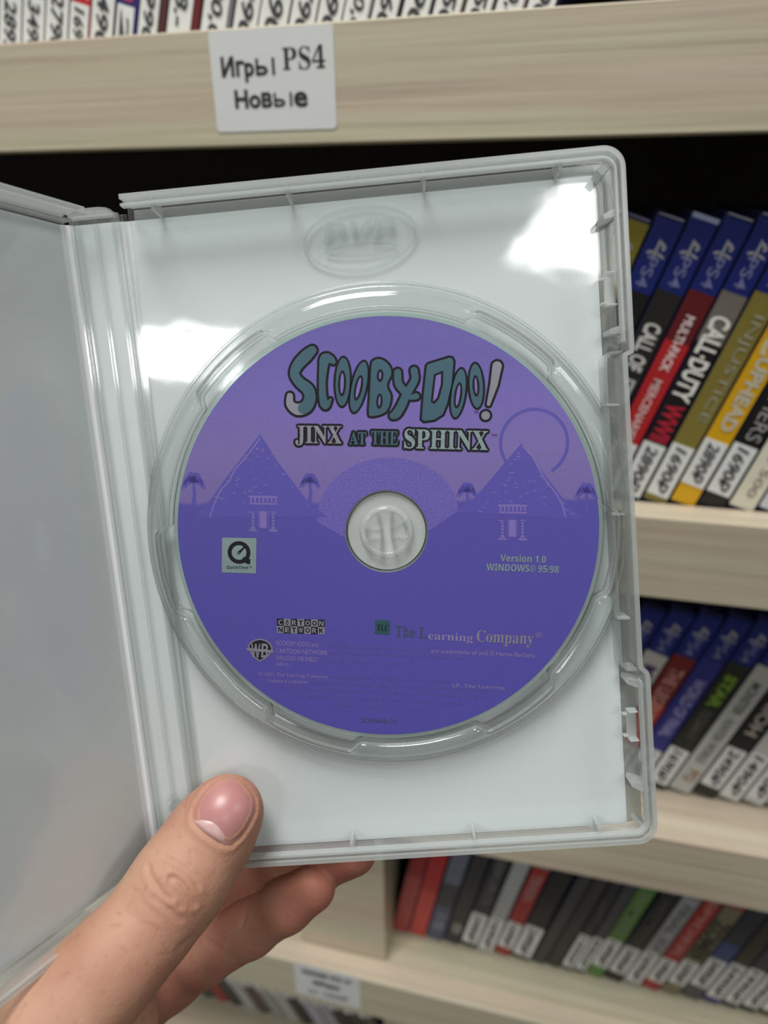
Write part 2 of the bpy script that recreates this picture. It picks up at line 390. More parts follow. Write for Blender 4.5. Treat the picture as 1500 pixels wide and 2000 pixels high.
# row on the upper board (only the lower ends are in view)
TP = [-52, -5, 40, 84, 130, 172, 218, 265, 322, 388, 450, 500, 560, 613, 664, 720, 779, 840, 902, 962, 1024, 1088]
TPX = [(x, 82-.0735*x) for x in TP]
LT = 'on the upper board'
def T(c, pr, t1, lab, xa=.02, xb=.97, q1=None, q0=None, **k):
    d = dict(col=c, price=(pr, t1, .012, xa, xb, q1 or t1-.012, q0 or .0), label=lab, banner=True); d.update(k); return d
TR = [T((200, 200, 195), '2890\u20bd', .2, 'white game case at the far left end of the top row, cut by the frame'),
      T((40, 40, 44), '289.-', .175, 'black game case priced 289 near the left end of the top row'),
      T((120, 40, 40), '3490', .165, 'dark red game case with label 349 beside the 279 one in the top row', titles=[('H', .2, .17, .3, .7, (210, 210, 205), 0)]),
      T((45, 45, 45), '2790', .185, 'black game case priced 279 in the top row'),
      T((178, 40, 44), '1690', .135, 'bright red game case with white lettering in the top row', titles=[('лег', .22, .15, .55, .85, (225, 215, 215), 0), ('зимние', .22, .15, .1, .3, (215, 180, 180), 0)], shell=(92, 46, 40), xb=.9),
      T((205, 204, 200), '2490', .24, 'white game case priced 249 right of the bright red one in the top row', q1=.215),
      T((40, 38, 104), '2\u2009', .118, 'blue and magenta game case in the top row', xa=.08, xb=.80, titles=[('M', .3, .13, .3, .7, (170, 50, 110), .05)]),
      T((74, 40, 40), '2990', .24, 'brown game case with white label right of the blue one in the top row', xb=.68, q1=.2),
      T((96, 32, 34), '28.-', .24, 'dark red game case with label 28 in the top row', xb=.72, q1=.185, q0=.04),
      T((112, 112, 116), '1290,0', .24, 'grey game case with label ending 90,0 above the white square sticker', xb=.82, q1=.24),
      T((205, 200, 198), '3990', .24, 'pale game case above the left corner of the white square sticker', q1=.22),
      T((200, 200, 196), '3490', .24, 'whitish game case with label ending 45 above the white square sticker', q1=.22),
      T((196, 198, 186), '2790', .24, 'cream game case with label ending 79 above the white square sticker', q1=.2),
      T((198, 198, 196), '1490', .24, 'pale grey game case with label ending 49 above the right part of the white sticker', q1=.2),
      T((150, 150, 152), '3290,0', .24, 'light grey game case just right of the white sticker in the top row', xb=.88, q1=.22),
      T((60, 58, 60), '2960', .24, 'game case with dark edge, second right of the white sticker in the top row', xb=.86, q1=.2),
      T((90, 90, 90), '1990', .24, 'game case with grey edge, third right of the white sticker in the top row', xb=.88, q1=.2),
      T((118, 104, 84), '2450', .24, 'game case with tan edge, fourth right of the white sticker in the top row', xb=.88, q1=.18),
      T((110, 96, 80), '3450', .24, 'game case with brown edge, fifth right of the white sticker in the top row', xb=.88, q1=.17),
      T((150, 120, 130), '1790,0', .24, 'game case with pinkish edge near the frame top right of the sticker', xb=.88, q1=.18),
      T((30, 30, 32), '2490', .24, 'game case with black edge, rightmost visible in the top row', xb=.88, q1=.17)]
row(TPX, 1, .024, 17, TR, 'game cases in the top row', 0)

# first full row (right of the open case)
R1 = [985, 1038, 1091, 1144, 1197, 1250, 1303, 1359, 1416, 1474, 1533, 1592]
# feet hidden by the lip: line of the shelf at that depth
def foot(zi, rec, x):
    z = shelf_top(zi); Y = D0+rec
    lo, hi = -500., 4000.
    for _ in range(60):
        m = (lo+hi)/2
        if ray(x, m, Y)[2] > z: lo = m
        else: hi = m
    return (x, (lo+hi)/2)
W_ = (206, 206, 198)
S1 = [dict(col=(150, 132, 40), bcol=(128, 118, 40), label='olive yellow game case at the left end of the row, beside the open case', segs=[(.012, .765, (140, 126, 44))]),
      dict(col=(22, 22, 24), titles=[('BLACK OPS', .62, .32, .25, .75, (190, 190, 188), .03)], price=P('2890\u20bd'), label='black game case leftmost of the blue topped ones in the middle row'),
      dict(col=(36, 35, 35), white_top=True, titles=[('CALL OF', .66, .50, .2, .8, (205, 205, 200), .03), ('ETERNAL', .47, .3, .2, .8, (180, 180, 178), .03)], price=P('2890\u20bd'), label='dark grey game case with white lettering and shiny top, left of the red one'),
      dict(col=(150, 34, 36), segs=[(.012, .6, (172, 36, 40)), (.6, .765, (96, 26, 28))], titles=[('MULTI-PACK', .69, .5, .33, .68, (222, 200, 196), .03), ('MERCENARIES', .47, .24, .33, .66, (215, 180, 178), .02)], price=P('2890\u20bd'), label='red game case with small white lettering in the middle row'),
      dict(col=(24, 23, 24), segs=[(.012, .60, (26, 24, 26)), (.60, .765, (112, 106, 98))], titles=[('CALL\u00b7DUTY', .69, .40, .14, .88, (226, 226, 218), .03), ('WWII', .385, .245, .14, .86, (176, 30, 56), .03)], price=P('2890\u20bd', .235, .03), label='black game case with big white and red lettering in the middle row'),
      dict(col=(124, 112, 52), titles=[('INJUSTICE', .70, .33, .34, .80, (150, 148, 128), .0)], price=P('1690\u20bd', .235, .035), label='olive gold game case between the black lettered and the yellow one'),
      dict(col=(206, 158, 22), titles=[('C', .64, .565, .18, .92, (196, 188, 150), .05), ('UPHEAD', .56, .30, .28, .80, (186, 180, 160), .04)], price=P('2890\u20bd', .26, .085), label='bright yellow game case in the middle row'),
      dict(col=(24, 24, 24), titles=[('BROTHERS', .60, .27, .28, .82, (150, 150, 148), .0)], price=P('1690\u20bd', .25, .06), label='black game case with grey letters right of the yellow one'),
      dict(col=(212, 208, 190), titles=[('2 500', .23, .06, .4, .7, (130, 128, 116), 0)], label='cream white game case right of the black grey lettered one'),
      dict(col=(196, 198, 204), titles=[('RISE', .6, .3, .3, .7, (120, 120, 130), 0)], label='pale grey game case next to the right edge in the middle row'),
      dict(col=(60, 60, 64), price=P('1990\u20bd'), label='dark game case cut by the right edge of the middle row')]
row([foot(2, .024, x) for x in R1], 2, .024, 18, S1, 'game cases in the middle row', 0)

R2 = [1019, 1066, 1113, 1160, 1207, 1254, 1301, 1349, 1397, 1444, 1491, 1539, 1588]
S2 = [dict(col=(60, 62, 70), price=P('990\u20bd'), label='dark game case at the left end of the second row, mostly behind the open case'),
      dict(col=(110, 60, 50), price=P('1490\u20bd'), label='brown game case second from the left end of the second row, behind the case edge'),
      dict(col=(186, 184, 178), titles=[('K', .7, .62, .3, .8, (60, 40, 90), .05)], price=P('1990\u20bd'), label='white game case left of the red one, half hidden by the open case'),
      dict(col=(150, 44, 38), segs=[(.012, .5, (168, 52, 44)), (.5, .765, (110, 36, 32))], titles=[('THE LEGEND', .7, .4, .25, .8, (190, 140, 130), .02)], price=P('2490\u20bd'), label='red game case in the second row, right of the white one'),
      dict(col=(44, 46, 120), titles=[('WORLD OF FINAL', .66, .32, .3, .8, (150, 150, 190), .02)], price=P('2490\u20bd'), label='dark blue game case in the second row'),
      dict(col=(38, 40, 34), titles=[('STAR', .7, .52, .25, .75, (112, 150, 44), .05), ('OCEAN V', .5, .33, .3, .7, (90, 90, 84), .02)], price=P('1690\u20bd', .26, .04), label='black game case with green lettering in the second row'),
      dict(col=(178, 180, 176), titles=[('MONSTER', .68, .5, .3, .7, (84, 92, 90), .02), ('HUNTER: WORLD', .47, .2, .3, .68, (110, 112, 108), .02), ('PQ', .15, .08, .25, .8, (150, 120, 90), .03)], label='light grey game case with dark vertical title in the second row'),
      dict(col=(34, 34, 30), titles=[('NIOH', .62, .40, .25, .8, (170, 160, 155), .03)], price=P('2490\u20bd', .31, .07), label='black game case with white letters, right of the light grey one'),
      dict(col=(196, 198, 192), segs=[(.012, .3, (196, 198, 190)), (.3, .765, (190, 190, 186))], price=P('1490\u20bd', .30, .03), label='white game case with dark price, third from right edge in the second row'),
      dict(col=(190, 190, 182), price=P('990\u20bd', .28, .04), label='off white game case next to the right edge in the second row'),
      dict(col=(190, 190, 196), price=P('2490\u20bd', .24, .03), label='pale lilac game case close to the right edge in the second row'),
      dict(col=(60, 62, 66), price=P('1490\u20bd'), label='dark game case cut by the right edge in the second row')]
row([foot(3, .049, x) for x in R2], 3, .049, 18, S2, 'game cases in the second row', 0)

R3 = [765, 797, 831, 865, 897, 931, 963, 996, 1036, 1063, 1092, 1117, 1141, 1176, 1213, 1249, 1286, 1325, 1366, 1402, 1438, 1474, 1512]
DG = (44, 44, 46)
S3 = [dict(col=(150, 40, 42), label='dark red game case at the left end of the third row', banner=False, segs=[(.01, .5, (166, 66, 64)), (.5, .98, (140, 30, 34))]),
      dict(col=(170, 40, 42), label='brighter red game case second from left in the third row', banner=False, segs=[(.01, .4, (184, 62, 58)), (.4, .98, (164, 34, 38))]),
      dict(col=(58, 60, 74), label='slate blue game case right of the two red ones', banner=False, segs=[(.01, .3, (76, 80, 104)), (.3, .5, (52, 52, 62)), (.5, .98, (98, 104, 120))], titles=[('18', .24, .10, .2, .8, (120, 124, 138), .04)]),
      dict(col=(44, 45, 48), label='charcoal game case with a small pale badge low on its spine', titles=[('\u25cf', .2, .1, .25, .85, (126, 124, 116), .02)], bcol=(50, 52, 56)),
      dict(col=(40, 40, 42), label='black game case left of the white one in the third row', bcol=(30, 30, 32), titles=[('SEKIRO', .8, .4, .3, .75, (104, 104, 102), .02)], price=P('2490\u20bd', .31, .05)),
      dict(col=(160, 163, 162), label='light grey game case left of the red and grey one in the third row', banner=False, price=P('1690\u20bd', .3, .02)),
      dict(col=(150, 40, 36), label='red game case with grey top lettering in the third row', bcol=(120, 100, 96), titles=[('TEKKEN', .72, .5, .2, .8, (160, 120, 116), .03)], price=P('1690\u20bd', .3, .08)),
      dict(col=(30, 30, 30), label='black game case right of the red one, with a broad pale label', bcol=(30, 30, 30), price=P('2490\u20bd', .30, .04)),
      dict(col=(58, 58, 58), label='dark grey game case without label in the third row', bcol=(44, 44, 46)),
      dict(col=(50, 49, 46), label='dark brownish game case left of two charcoal ones', bcol=(46, 44, 42), titles=[('RESIDENT', .75, .4, .3, .7, (74, 72, 70), .02)]),
      dict(col=(38, 38, 38), label='black game case with pale label, two left of the green one', bcol=(28, 28, 30), price=P('1490\u20bd', .33, .04), titles=[('7', .7, .4, .2, .8, (70, 70, 70), .02)]),
      dict(col=(66, 66, 70), label='charcoal game case directly left of the green one', bcol=(56, 56, 60), price=P('990\u20bd', .33, .04)),
      dict(col=(84, 126, 58), label='green game case in the third row', bcol=(78, 130, 48), titles=[('FARMING', .75, .4, .25, .75, (120, 140, 104), .02)], price=P('1490\u20bd', .34, .10)),
      dict(col=(30, 31, 27), label='black game case directly right of the green one', bcol=(28, 30, 28), titles=[('HITMAN', .72, .36, .3, .7, (80, 82, 78), .02)], price=P('2490\u20bd', .31, .08)),
      dict(col=(156, 158, 158), label='light grey game case with dark capitals in the third row', bcol=(140, 142, 146), titles=[('FINAL XV', .72, .32, .25, .8, (96, 98, 98), .02)], price=P('1690\u20bd', .3, .04)),
      dict(col=(158, 42, 42), label='red game case with pale lettering right of the light grey one', bcol=(120, 50, 48), titles=[('SPIDER', .8, .32, .3, .7, (196, 130, 124), .02)], price=P('1490\u20bd', .28, .08)),
      dict(col=(118, 112, 88), label='cream and dark game case with red top in the third row', bcol=(150, 48, 46), titles=[('ZOMBI', .66, .33, .1, .9, (54, 56, 44), .05)], price=P('1690\u20bd', .3, .1)),
      dict(col=(40, 48, 66), label='black and blue game case in the third row', bcol=(34, 38, 48), segs=[(.01, .3, (76, 76, 78)), (.3, .5, (44, 66, 116)), (.5, .765, (36, 42, 52))], price=P('3490\u20bd', .36, .12)),
      dict(col=(46, 42, 30), label='dark olive game case with pale label and violet foot', bcol=(30, 32, 32), segs=[(.01, .1, (70, 60, 110)), (.1, .765, (46, 43, 32))], price=P('2490\u20bd', .36, .06)),
      dict(col=(50, 50, 58), label='dark slate game case near the right edge of the third row', bcol=(38, 38, 44), price=P('1990\u20bd', .35, .05)),
      dict(col=(30, 30, 30), label='black game case near the bottom right corner, next to the cut one', bcol=(28, 28, 30), price=P('2990\u20bd', .33, .05)),
      dict(col=(60, 60, 30), label='black and olive game case cut by the right edge of the third row', bcol=(28, 28, 30), price=P('2490\u20bd', .33, .05))]
row([foot(4, .055, x) for x in R3], 4, .055, [10, 10, 10.5, 11, 11.5, 12, 12.5, 13]+[14]*5+[15]*9, S3, 'game cases in the third row', 0)

x4a = ray(300, foot(5, .08, 300)[1], D0+.08)[0]
C4 = [((120, 124, 120), 'grey'), ((150, 154, 150), 'pale'), ((96, 98, 96), 'grey'), ((150, 152, 150), 'pale'), ((70, 74, 74), 'dark'), ((150, 60, 58), 'red'), ((60, 62, 60), 'dark'), ((168, 170, 168), 'white'),
      ((88, 72, 66), 'brown'), ((150, 152, 144), 'grey'), ((170, 168, 164), 'white'), ((48, 50, 46), 'black'), ((164, 162, 176), 'lilac'), ((150, 150, 156), 'silver'), ((60, 44, 38), 'brown'), ((52, 56, 46), 'green black'), ((90, 80, 70), 'brown')]
L4 = ['grey game case leftmost in the lowest row, by the palm', 'pale game case second from left in the lowest row', 'grey game case just right of the second pale one in the lowest row', 'pale game case fourth from left in the lowest row',
      'dark game case left of the red one in the lowest row', 'red game case in the lowest row', 'dark game case right of the red one in the lowest row', 'white game case two right of the red one in the lowest row',
      'brown game case under the left edge of the blurred sticker', 'grey game case left of two under the blurred sticker', 'white game case under the blurred sticker', 'black game case under the middle of the blurred sticker',
      'lilac game case under the blurred sticker', 'silver game case under the right part of the blurred sticker', 'brown game case third from right in the lowest row', 'green black game case second from right in the lowest row', 'brown game case at the right end of the lowest row']
xs_end = ray(770, foot(5, .08, 770)[1], D0+.08)[0]
n4 = len(C4); st = (xs_end-x4a)/n4
for i, (c, nm) in enumerate(C4):
    game_case(x4a+st*i, st*math.cos(math.radians(25)), -25, 5, .08,
              dict(col=c, label=L4[i], banner=(i % 3 == 1), bcol=(70, 72, 80), price=P(['1490\u20bd', '990\u20bd', '2490\u20bd'][i % 3], .62, .3)), 'game cases in the lowest row')
tag(MB().box((xs_end+.004, D0+FT+.001, shelf_top(5)), (xs_end+.09, D0+.30, FB[4]+FH-LIP-.016)).build('upright_block', WOOD), 'pale wood upright right of the lowest row of cases', 'panel')

# ------------------------------------------------------------------ the open disc case held in front
RC = np.array([[0.9959411359005572, 0.08398832814440771, 0.032360694625038634], [-0.08027458031467871, 0.9914691241120062, -0.10268869308679283], [-0.04070928120723714, 0.09967415245728768, 0.9941870134715658]]) @ np.diag([1, -1, -1])
TC = np.array([0.69424367, 5.49033306, 200.74066811])       # mm
WR = WM @ RC; WT = EYE + WM @ (TC/1000)
CM = Matrix.Identity(4)
for i in range(3):
    for j in range(3): CM[i][j] = WR[i, j]
    CM[i][3] = WT[i]
def up(x, y, z=0.0):
    """case-frame point (mm) on the plane z, seen at photo pixel x, y"""
    d = np.array([x-750, y-1000, F]); n = RC[:, 2]; p0 = TC+n*z
    return RC.T @ (d*((n@p0)/(n@d)) - TC)
def U2(x, y, z=0.0): p = up(x, y, z); return (p[0], p[1])

case = empty('disc_case', CM)
tag(case, 'open clear plastic disc case held up by the hand', 'disc case')
mm = .001
XL, XR, YT, YB, ZR, ZP = -63.0, 69.5, 95.8, -94.2, 4.3, -4.6
# tray panel
def rrect(x0, y0, x1, y1, r, n=8, left_round=False):
    pl = []
    for cx, cy, a0, rr in ((x1-r, y0+r, -90, r), (x1-r, y1-r, 0, r)):
        for k in range(n+1): a = math.radians(a0+90*k/n); pl.append((cx+rr*math.cos(a), cy+rr*math.sin(a)))
    pl += [(x0, y1), (x0, y0)]
    return pl
MB().prism(rrect(XL-1.2, YB, XR-.3, YT, 5.5), ZP-.9, ZP).build('tray_panel', P_PANEL, case, mm)
for nm_, a_, b_ in (('sleeve_border', (63.9, YB+1, ZP-1.6), (XR-1.2, YT-1, ZP-1.45)), ('sleeve_border', (XL, 91.9, ZP-1.6), (63.8, YT-1, ZP-1.45)), ('sleeve_border', (XL, YB+.8, ZP-1.6), (63.8, -92.4, ZP-1.45))):
    MB().box(a_, b_).build(nm_, P_FILM, case, mm)
# outer wall of the tray half with its stepped right side
ys = up(1235, 690, 0)[1]; ye = up(1262, 1300, 0)[1]
def corner(cx, cy, r, a0, n=8): return [(cx+r*math.cos(math.radians(a0+90*k/n)), cy+r*math.sin(math.radians(a0+90*k/n))) for k in range(n+1)]
xo = XR-.55
wall = [(XL, YB+.55)] + corner(xo-5, YB+.55+5, 5, -90) + [(xo, ye-1.6), (xo-.3, ye-.6), (xo-1.7, ye+.8), (xo-1.9, ye+2), (xo-1.9, ys-1.2), (xo-1.7, ys-.5), (xo-.1, ys+.2), (xo, ys+1.2)] + corner(xo-5, YT-.55-5, 5, 0) + [(XL, YT-.55)]
MB().strip(wall, .5, ZP, ZR-.9).build('rim_wall', P_RIM, case, mm, smooth=False)
MB().strip(wall, .62, ZR-.9, ZR).build('rim_edge', P_LIP, case, mm)
# raised inner bead running round the rim
inn = [(XL, YB+2.6)] + corner(xo-1.9-3.5, YB+2.6+3.5, 3.5, -90) + [(xo-1.9, ye-3)]
inn2 = [(xo-1.9, ys+3)] + corner(xo-1.9-3.5, YT-2.6-3.5, 3.5, 0) + [(XL, YT-2.6)]
for l_ in (inn, inn2): MB().strip(l_, .33, ZR-2.6, ZR-.2).build('inner_bead', P_LIP, case, mm)
for l_ in ([(XL, YB+1.5)]+corner(xo-1-4, YB+1.5+4, 4, -90)+[(xo-1, ye-2.5)], [(xo-1, ys+2.5)]+corner(xo-1-4, YT-1.5-4, 4, 0)+[(XL, YT-1.5)]):
    MB().strip(l_, .95, ZR-2.9, ZR-2.5).build('rim_ledge', P_RIM, case, mm)
# channel wall beside the finger notch
cx_ = up(1190, 900, 0)[0]
MB().strip([(xo-1.9, ys+.6), (cx_+1.5, ys+.4), (cx_+.2, ys-.8), (cx_, ys-3), (cx_, ye+3), (cx_+.2, ye+1), (cx_+1.6, ye-.4), (xo-1.9, ye-.6)], .38, ZP, 1.2).build('notch_wall', P_RIM, case, mm)
MB().prism([(cx_, ye+1), (xo-2.2, ye+1), (xo-2.2, ys-1), (cx_, ys-1)], .4, .9).build('notch_ledge', P_PANEL, case, mm)
# small ribs and clips on the rim
def rib(x0, y0, x1, y1, hw=.5, z0=ZP, z1=2.2): MB().strip([(x0, y0), ((x0+x1)/2, (y0+y1)/2), (x1, y1)], [hw*1.0, hw*1.15, hw*.8], z0, z1).build('rib', P_LIP, case, mm)
for px, py in ((298, 395), (560, 372), (825, 347), (1090, 325)):
    x = up(px, py, 1)[0]; rib(x, YT-.8, x+.35, YT-4.2)
for px, py in ((690, 1665), (928, 1645), (1172, 1628)):
    x = up(px, py, 1)[0]; rib(x, YB+.8, x-.2, YB+4.2)
for px, py, dy in ((1200, 420, 1), (1214, 645, .4), (1262, 1330, -1), (1268, 1532, -1.2)):
    y = up(px, py, 1)[1]; rib(xo-.6, y+dy, xo-5, y-dy*.6, .8)
for px, py in ((1190, 790), (1202, 1003), (1212, 1206)):
    y = up(px, py, 1)[1]; rib(cx_-.4, y, cx_+3, y-.3, .3, ZP, 1.6)
for px, py in ((1203, 565), (1250, 1412)):
    y = up(px, py, 0)[1]; b = MB()
    b.box((xo-5.2, y-4.2, -1.2), (xo-2.6, y+4.2, -.3)); b.box((xo-6.4, y-3.8, -1.4), (xo-5.0, y-3.2, .5)); b.box((xo-6.4, y+2.6, -1.4), (xo-5.0, y+3.2, .5)); b.box((xo-5.2, y-4.4, -1.2), (xo-2.6, y-4.0, 2.4)); b.box((xo-5.2, y+4.0, -1.2), (xo-2.6, y+4.4, 2.4))
    b.build('booklet_clip', P_LIP, case, mm, bevel=.0002)
b = MB(); b.strip([(xo-1.2, YT-1.6), (xo-5.4, YT-5.8)], 1.1, ZP, 1.8); b.build('corner_block', P_LIP, case, mm)
b = MB(); b.strip([(xo-1.2, YB+1.6), (xo-4.0, YB+4.4)], .8, ZP, 1.2); b.build('corner_block', P_RIM, case, mm)
# dish round the disc
NOTCH = [(128, 13), (186, 12), (245, 13), (302, 12), (350, 12), (52, 13)]
def nf(a):
    d = math.degrees(a) % 360; v = 0
    for c, h in NOTCH:
        q = abs((d-c+180) % 360-180); v = max(v, min(1, max(0, (h-q)/1.6)))
    return v
def dish(r, z, a):
    n = nf(a)
    if r < 64.2: return r+2.6*n, z
    return r, z
prof = [(61.0, -3.4), (61.5, -2.2), (61.9, .2), (62.6, 1.0), (64.5, .9), (66.6, -.4), (68.0, -2.4), (68.5, -4.4), (67.9, -4.5), (66.2, -1.2), (64.4, .2), (62.9, .3), (62.3, -.3), (61.9, -3.5)]
MB().ring(prof, 288, fr=dish).build('dish_ring', P_DISH, case, mm, smooth=True)
MB().ring([(8.5, -3.5), (61.3, -3.5), (61.3, -3.9), (8.5, -3.9)], 160).build('dish_floor', P_PANEL, case, mm)
b = MB(); b.ring([(68.3, -4.5), (68.9, -4.1), (69.4, -4.5)], 200); b.ring([(61.2, .9), (61.55, 1.2), (61.9, .9)], 288, fr=dish)
b.build('dish_edge_line', P_LINE, case, mm, smooth=True)
# hub that grips the disc
hub = MB().ring([(7.4, -3.5), (7.4, -.2), (6.9, .9), (6.2, 1.2), (5.9, .9), (5.9, -3.5)], 72).build('hub', P_HUB, case, mm, smooth=True)
MB().ring([(10.8, -1.2), (10.9, -.9), (.01, -.9), (.01, -1.2)], 64).build('hub_floor', P_FROST, hub, mm)
b = MB()
for sx in (-1, 1):
    b.strip([(sx*(1.35+.75*(t/6)**2*1.0), t*.95) for t in range(-6, 7)], .28, -.9, 1.1)
    b.strip([(sx*1.45, .7), (sx*3.4, .9 if sx < 0 else 1.5), (sx*6.0, 1.4 if sx < 0 else 2.6)], .28, -.9, 1.1)
    b.strip([(sx*1.6, -2.0), (sx*3.4, -1.7), (sx*5.7, -2.4)], .28, -.9, 1.1)
b.build('hub_teeth', P_HUB, hub, mm)
b = MB()
for k in range(8):
    a = math.radians(22+45*k); b.box((0, 0, 0), (0, 0, 0)) if False else b.strip([(6.0*math.cos(a-.16), 6.0*math.sin(a-.16)), (6.3*math.cos(a), 6.3*math.sin(a)), (6.0*math.cos(a+.16), 6.0*math.sin(a+.16))], .45, .8, 1.3)
b.build('hub_catches', P_HUB, hub, mm)

# raised oval emblem on the tray
oc = up(703, 464, ZP); ohw = (up(813, 464, ZP)[0]-up(593, 464, ZP)[0])/2; ohh = 8.3
em = empty('disc_emblem', None, case)
ang = math.radians(3)
pts = [(oc[0]+ohw*math.cos(t)*math.cos(ang)-ohh*math.sin(t)*math.sin(ang), oc[1]+ohw*math.cos(t)*math.sin(ang)+ohh*math.sin(t)*math.cos(ang)) for t in np.linspace(0, 2*math.pi, 97)[:-1]]
MB().strip(pts, .35, ZP, ZP+.35, close=True).build('emblem_oval', P_LINE, em, mm)
p = up(630, 475, ZP)
text('emblem_letters', '\U0001D63F\U0001D651\U0001D63F', (p[0]*mm, p[1]*mm, ZP*mm), (20.5*mm, 0.3*mm, 0), (0, 5.4*mm, 0), P_LINE, em, .02, extrude=.1, thick=.16*mm)
q = up(706, 486, ZP)
pts = [(q[0]+9.8*math.cos(t), q[1]+1.5*math.sin(t)+.3) for t in np.linspace(0, 2*math.pi, 49)[:-1]]
MB().strip(pts, .25, ZP, ZP+.35, close=True).build('emblem_swoosh', P_LINE, em, mm)

# spine and cover, swung about the hinge
xh, zh, RZ = -64.60, -2.73, 0.016386
AL, BE = 0.0511541, 1.12404
def swing(V, s0, ang_, org):
    """V: (u leftward distance, y, height above plane)"""
    d = np.array([-math.cos(ang_), 0, math.sin(ang_)]); n = np.array([math.sin(ang_), 0, math.cos(ang_)])
    Q = org + V[:, :1]*d + V[:, 1:2]*np.array([0, 1, 0]) + V[:, 2:3]*n
    X = Q[:, 0]-xh; c, s = math.cos(RZ), math.sin(RZ)
    return np.c_[xh+c*X-s*Q[:, 1], s*X+c*Q[:, 1], Q[:, 2]]
OA = np.array([xh, 0, zh]); OB = OA + 14*np.array([-math.cos(AL), 0, math.sin(AL)])
spine_tf = lambda V: swing(V, 0, AL, OA)
cover_tf = lambda V: swing(V, 0, BE, OB)
HY = 94.5
MB().box((.6, -HY+.5, -2.0), (13.4, HY-.5, -1.2)).build('spine', P_SPINE, case, mm, tf=spine_tf)
def spine_end(sg):
    pl = [(1.0, -1.2), (1.0, 3.2), (1.6, 5.0), (3.4, 6.0), (10.6, 6.0), (12.4, 5.0), (13.0, 3.2), (13.0, -1.2)]
    V = [(x, sg*(HY-1), z) for x, z in pl]+[(x, sg*(HY-1.7), z) for x, z in pl]; n = len(pl)
    b = MB(); b.add(V, [tuple(range(n)), tuple(range(n, 2*n))[::-1]]+[(i, i+1, i+1+n, i+n) for i in range(n-1)]); return b
for sg in (1, -1): spine_end(sg).build('spine_end_tab', P_RIM, case, mm, tf=spine_tf)
b = MB()
for u, h, hw in ((1.0, 1.4, .28), (13.0, 1.4, .28), (2.3, -.3, .2), (11.8, -.3, .2), (6.7, -.7, .22), (7.5, -.7, .15)):
    b.box((u-hw, -HY+1, -1.25), (u+hw, HY-1, h))
b.build('spine_ridges', P_DISH, case, mm, tf=spine_tf)
b = MB(); b.box((-1.6, -HY+1, -2.3), (.7, HY-1, -1.9)); b.box((-.5, -HY+1, -1.9), (-.2, HY-1, -1.5)); b.box((13.3, -HY+1, -2.3), (14.6, HY-1, -1.9)); b.box((14.0, -HY+1, -1.9), (14.3, HY-1, -1.5))
b.build('hinge_strips', P_DISH, case, mm, tf=spine_tf)
CW = 130
MB().box((.6, -HY, -1.9), (CW, HY, -1.0)).build('cover_panel', P_PANEL, case, mm, tf=cover_tf)
b = MB()
for sg in (1, -1): b.box((1.6, sg*HY-(.9 if sg > 0 else 0), -1.0), (CW, sg*HY+(0 if sg > 0 else .9), 6.2))
b.box((CW-.9, -HY, -1.0), (CW, HY, 6.2)); b.build('cover_wall', P_RIM, case, mm, tf=cover_tf)
for sg in (1, -1):
    a_, c_ = sorted((sg*(HY+.1), sg*(HY-1.3))); MB().box((.4, a_, 6.2), (CW, c_, 7.4)).build('cover_edge', P_LIP, case, mm, tf=cover_tf)
    a_, c_ = sorted((sg*(HY-2.0), sg*(HY-2.6))); MB().box((.9, a_, -1.0), (CW, c_, 2.5)).build('cover_bead', P_PANEL, case, mm, tf=cover_tf)
# moulded recycling mark low on the spine
rm = up(322, 1562, zh); rm_u = xh-rm[0]; b = MB(); yy = rm[1]-.8
for k in range(3):
    a = math.radians(90+120*k); a2 = math.radians(90+120*(k+1))
    p1 = np.array([7+3.1*math.cos(a), yy+3.1*math.sin(a)]); p2 = np.array([7+3.1*math.cos(a2), yy+3.1*math.sin(a2)])
    b.strip([p1*.85+p2*.15, p1*.22+p2*.78], .22, -1.2, -.8)
    dd = (p2-p1)/np.linalg.norm(p2-p1); nn = np.array([-dd[1], dd[0]]); tp = p1*.2+p2*.8
    b.strip([tp-nn*.9-dd*.7, tp, tp+nn*.9-dd*.7], .2, -1.2, -.8)
for x in (5.2, 7.6):
    b.strip([(x+1.6, yy-6.6), (x+1.6, yy-4.4)], .18, -1.2, -.8); b.strip([(x+1.6, yy-4.4), (x, yy-4.4), (x, yy-5.4), (x+1.6, yy-5.4)], .18, -1.2, -.8)
b.build('recycling_mark', P_LINE, case, mm, tf=spine_tf)

# paper insert: one sheet behind the tray, the spine and the cover
ZS = ZP-1.15
rows = []
sec = [up(1190, 900, ZS)[0]]
pts = []
for x in np.linspace(64.0, -64, 12): pts.append(('t', x))
prof_ = [np.array([x, 0, ZS]) for x in np.linspace(64.0, -65.2, 14)]
def add_sheet():
    b = MB(); V = []
    for yv in (91.9, -93.6):
        ln = [np.array([[x, yv, ZS]]) for x in np.linspace(63.8, -65.0, 14)]
        ln += [spine_tf(np.array([[u, yv, -2.35]])) for u in np.linspace(1.5, 13, 4)]
        ln += [cover_tf(np.array([[u, yv, -2.2]])) for u in np.linspace(1.2, 125, 14)]
        V.append([tuple(l[0]) for l in ln])
    n = len(V[0])
    b.add(V[0]+V[1], [(i, i+1, n+i+1, n+i) for i in range(n-1)])
    return b
sheet = add_sheet().build('paper_insert', PAPER, None, mm)
sheet.matrix_world = CM
sd = sheet.modifiers.new('thickness', 'SOLIDIFY'); sd.thickness = .00015; sd.offset = 0
tag(sheet, 'blank white paper sheet tucked behind the clear case', 'paper')

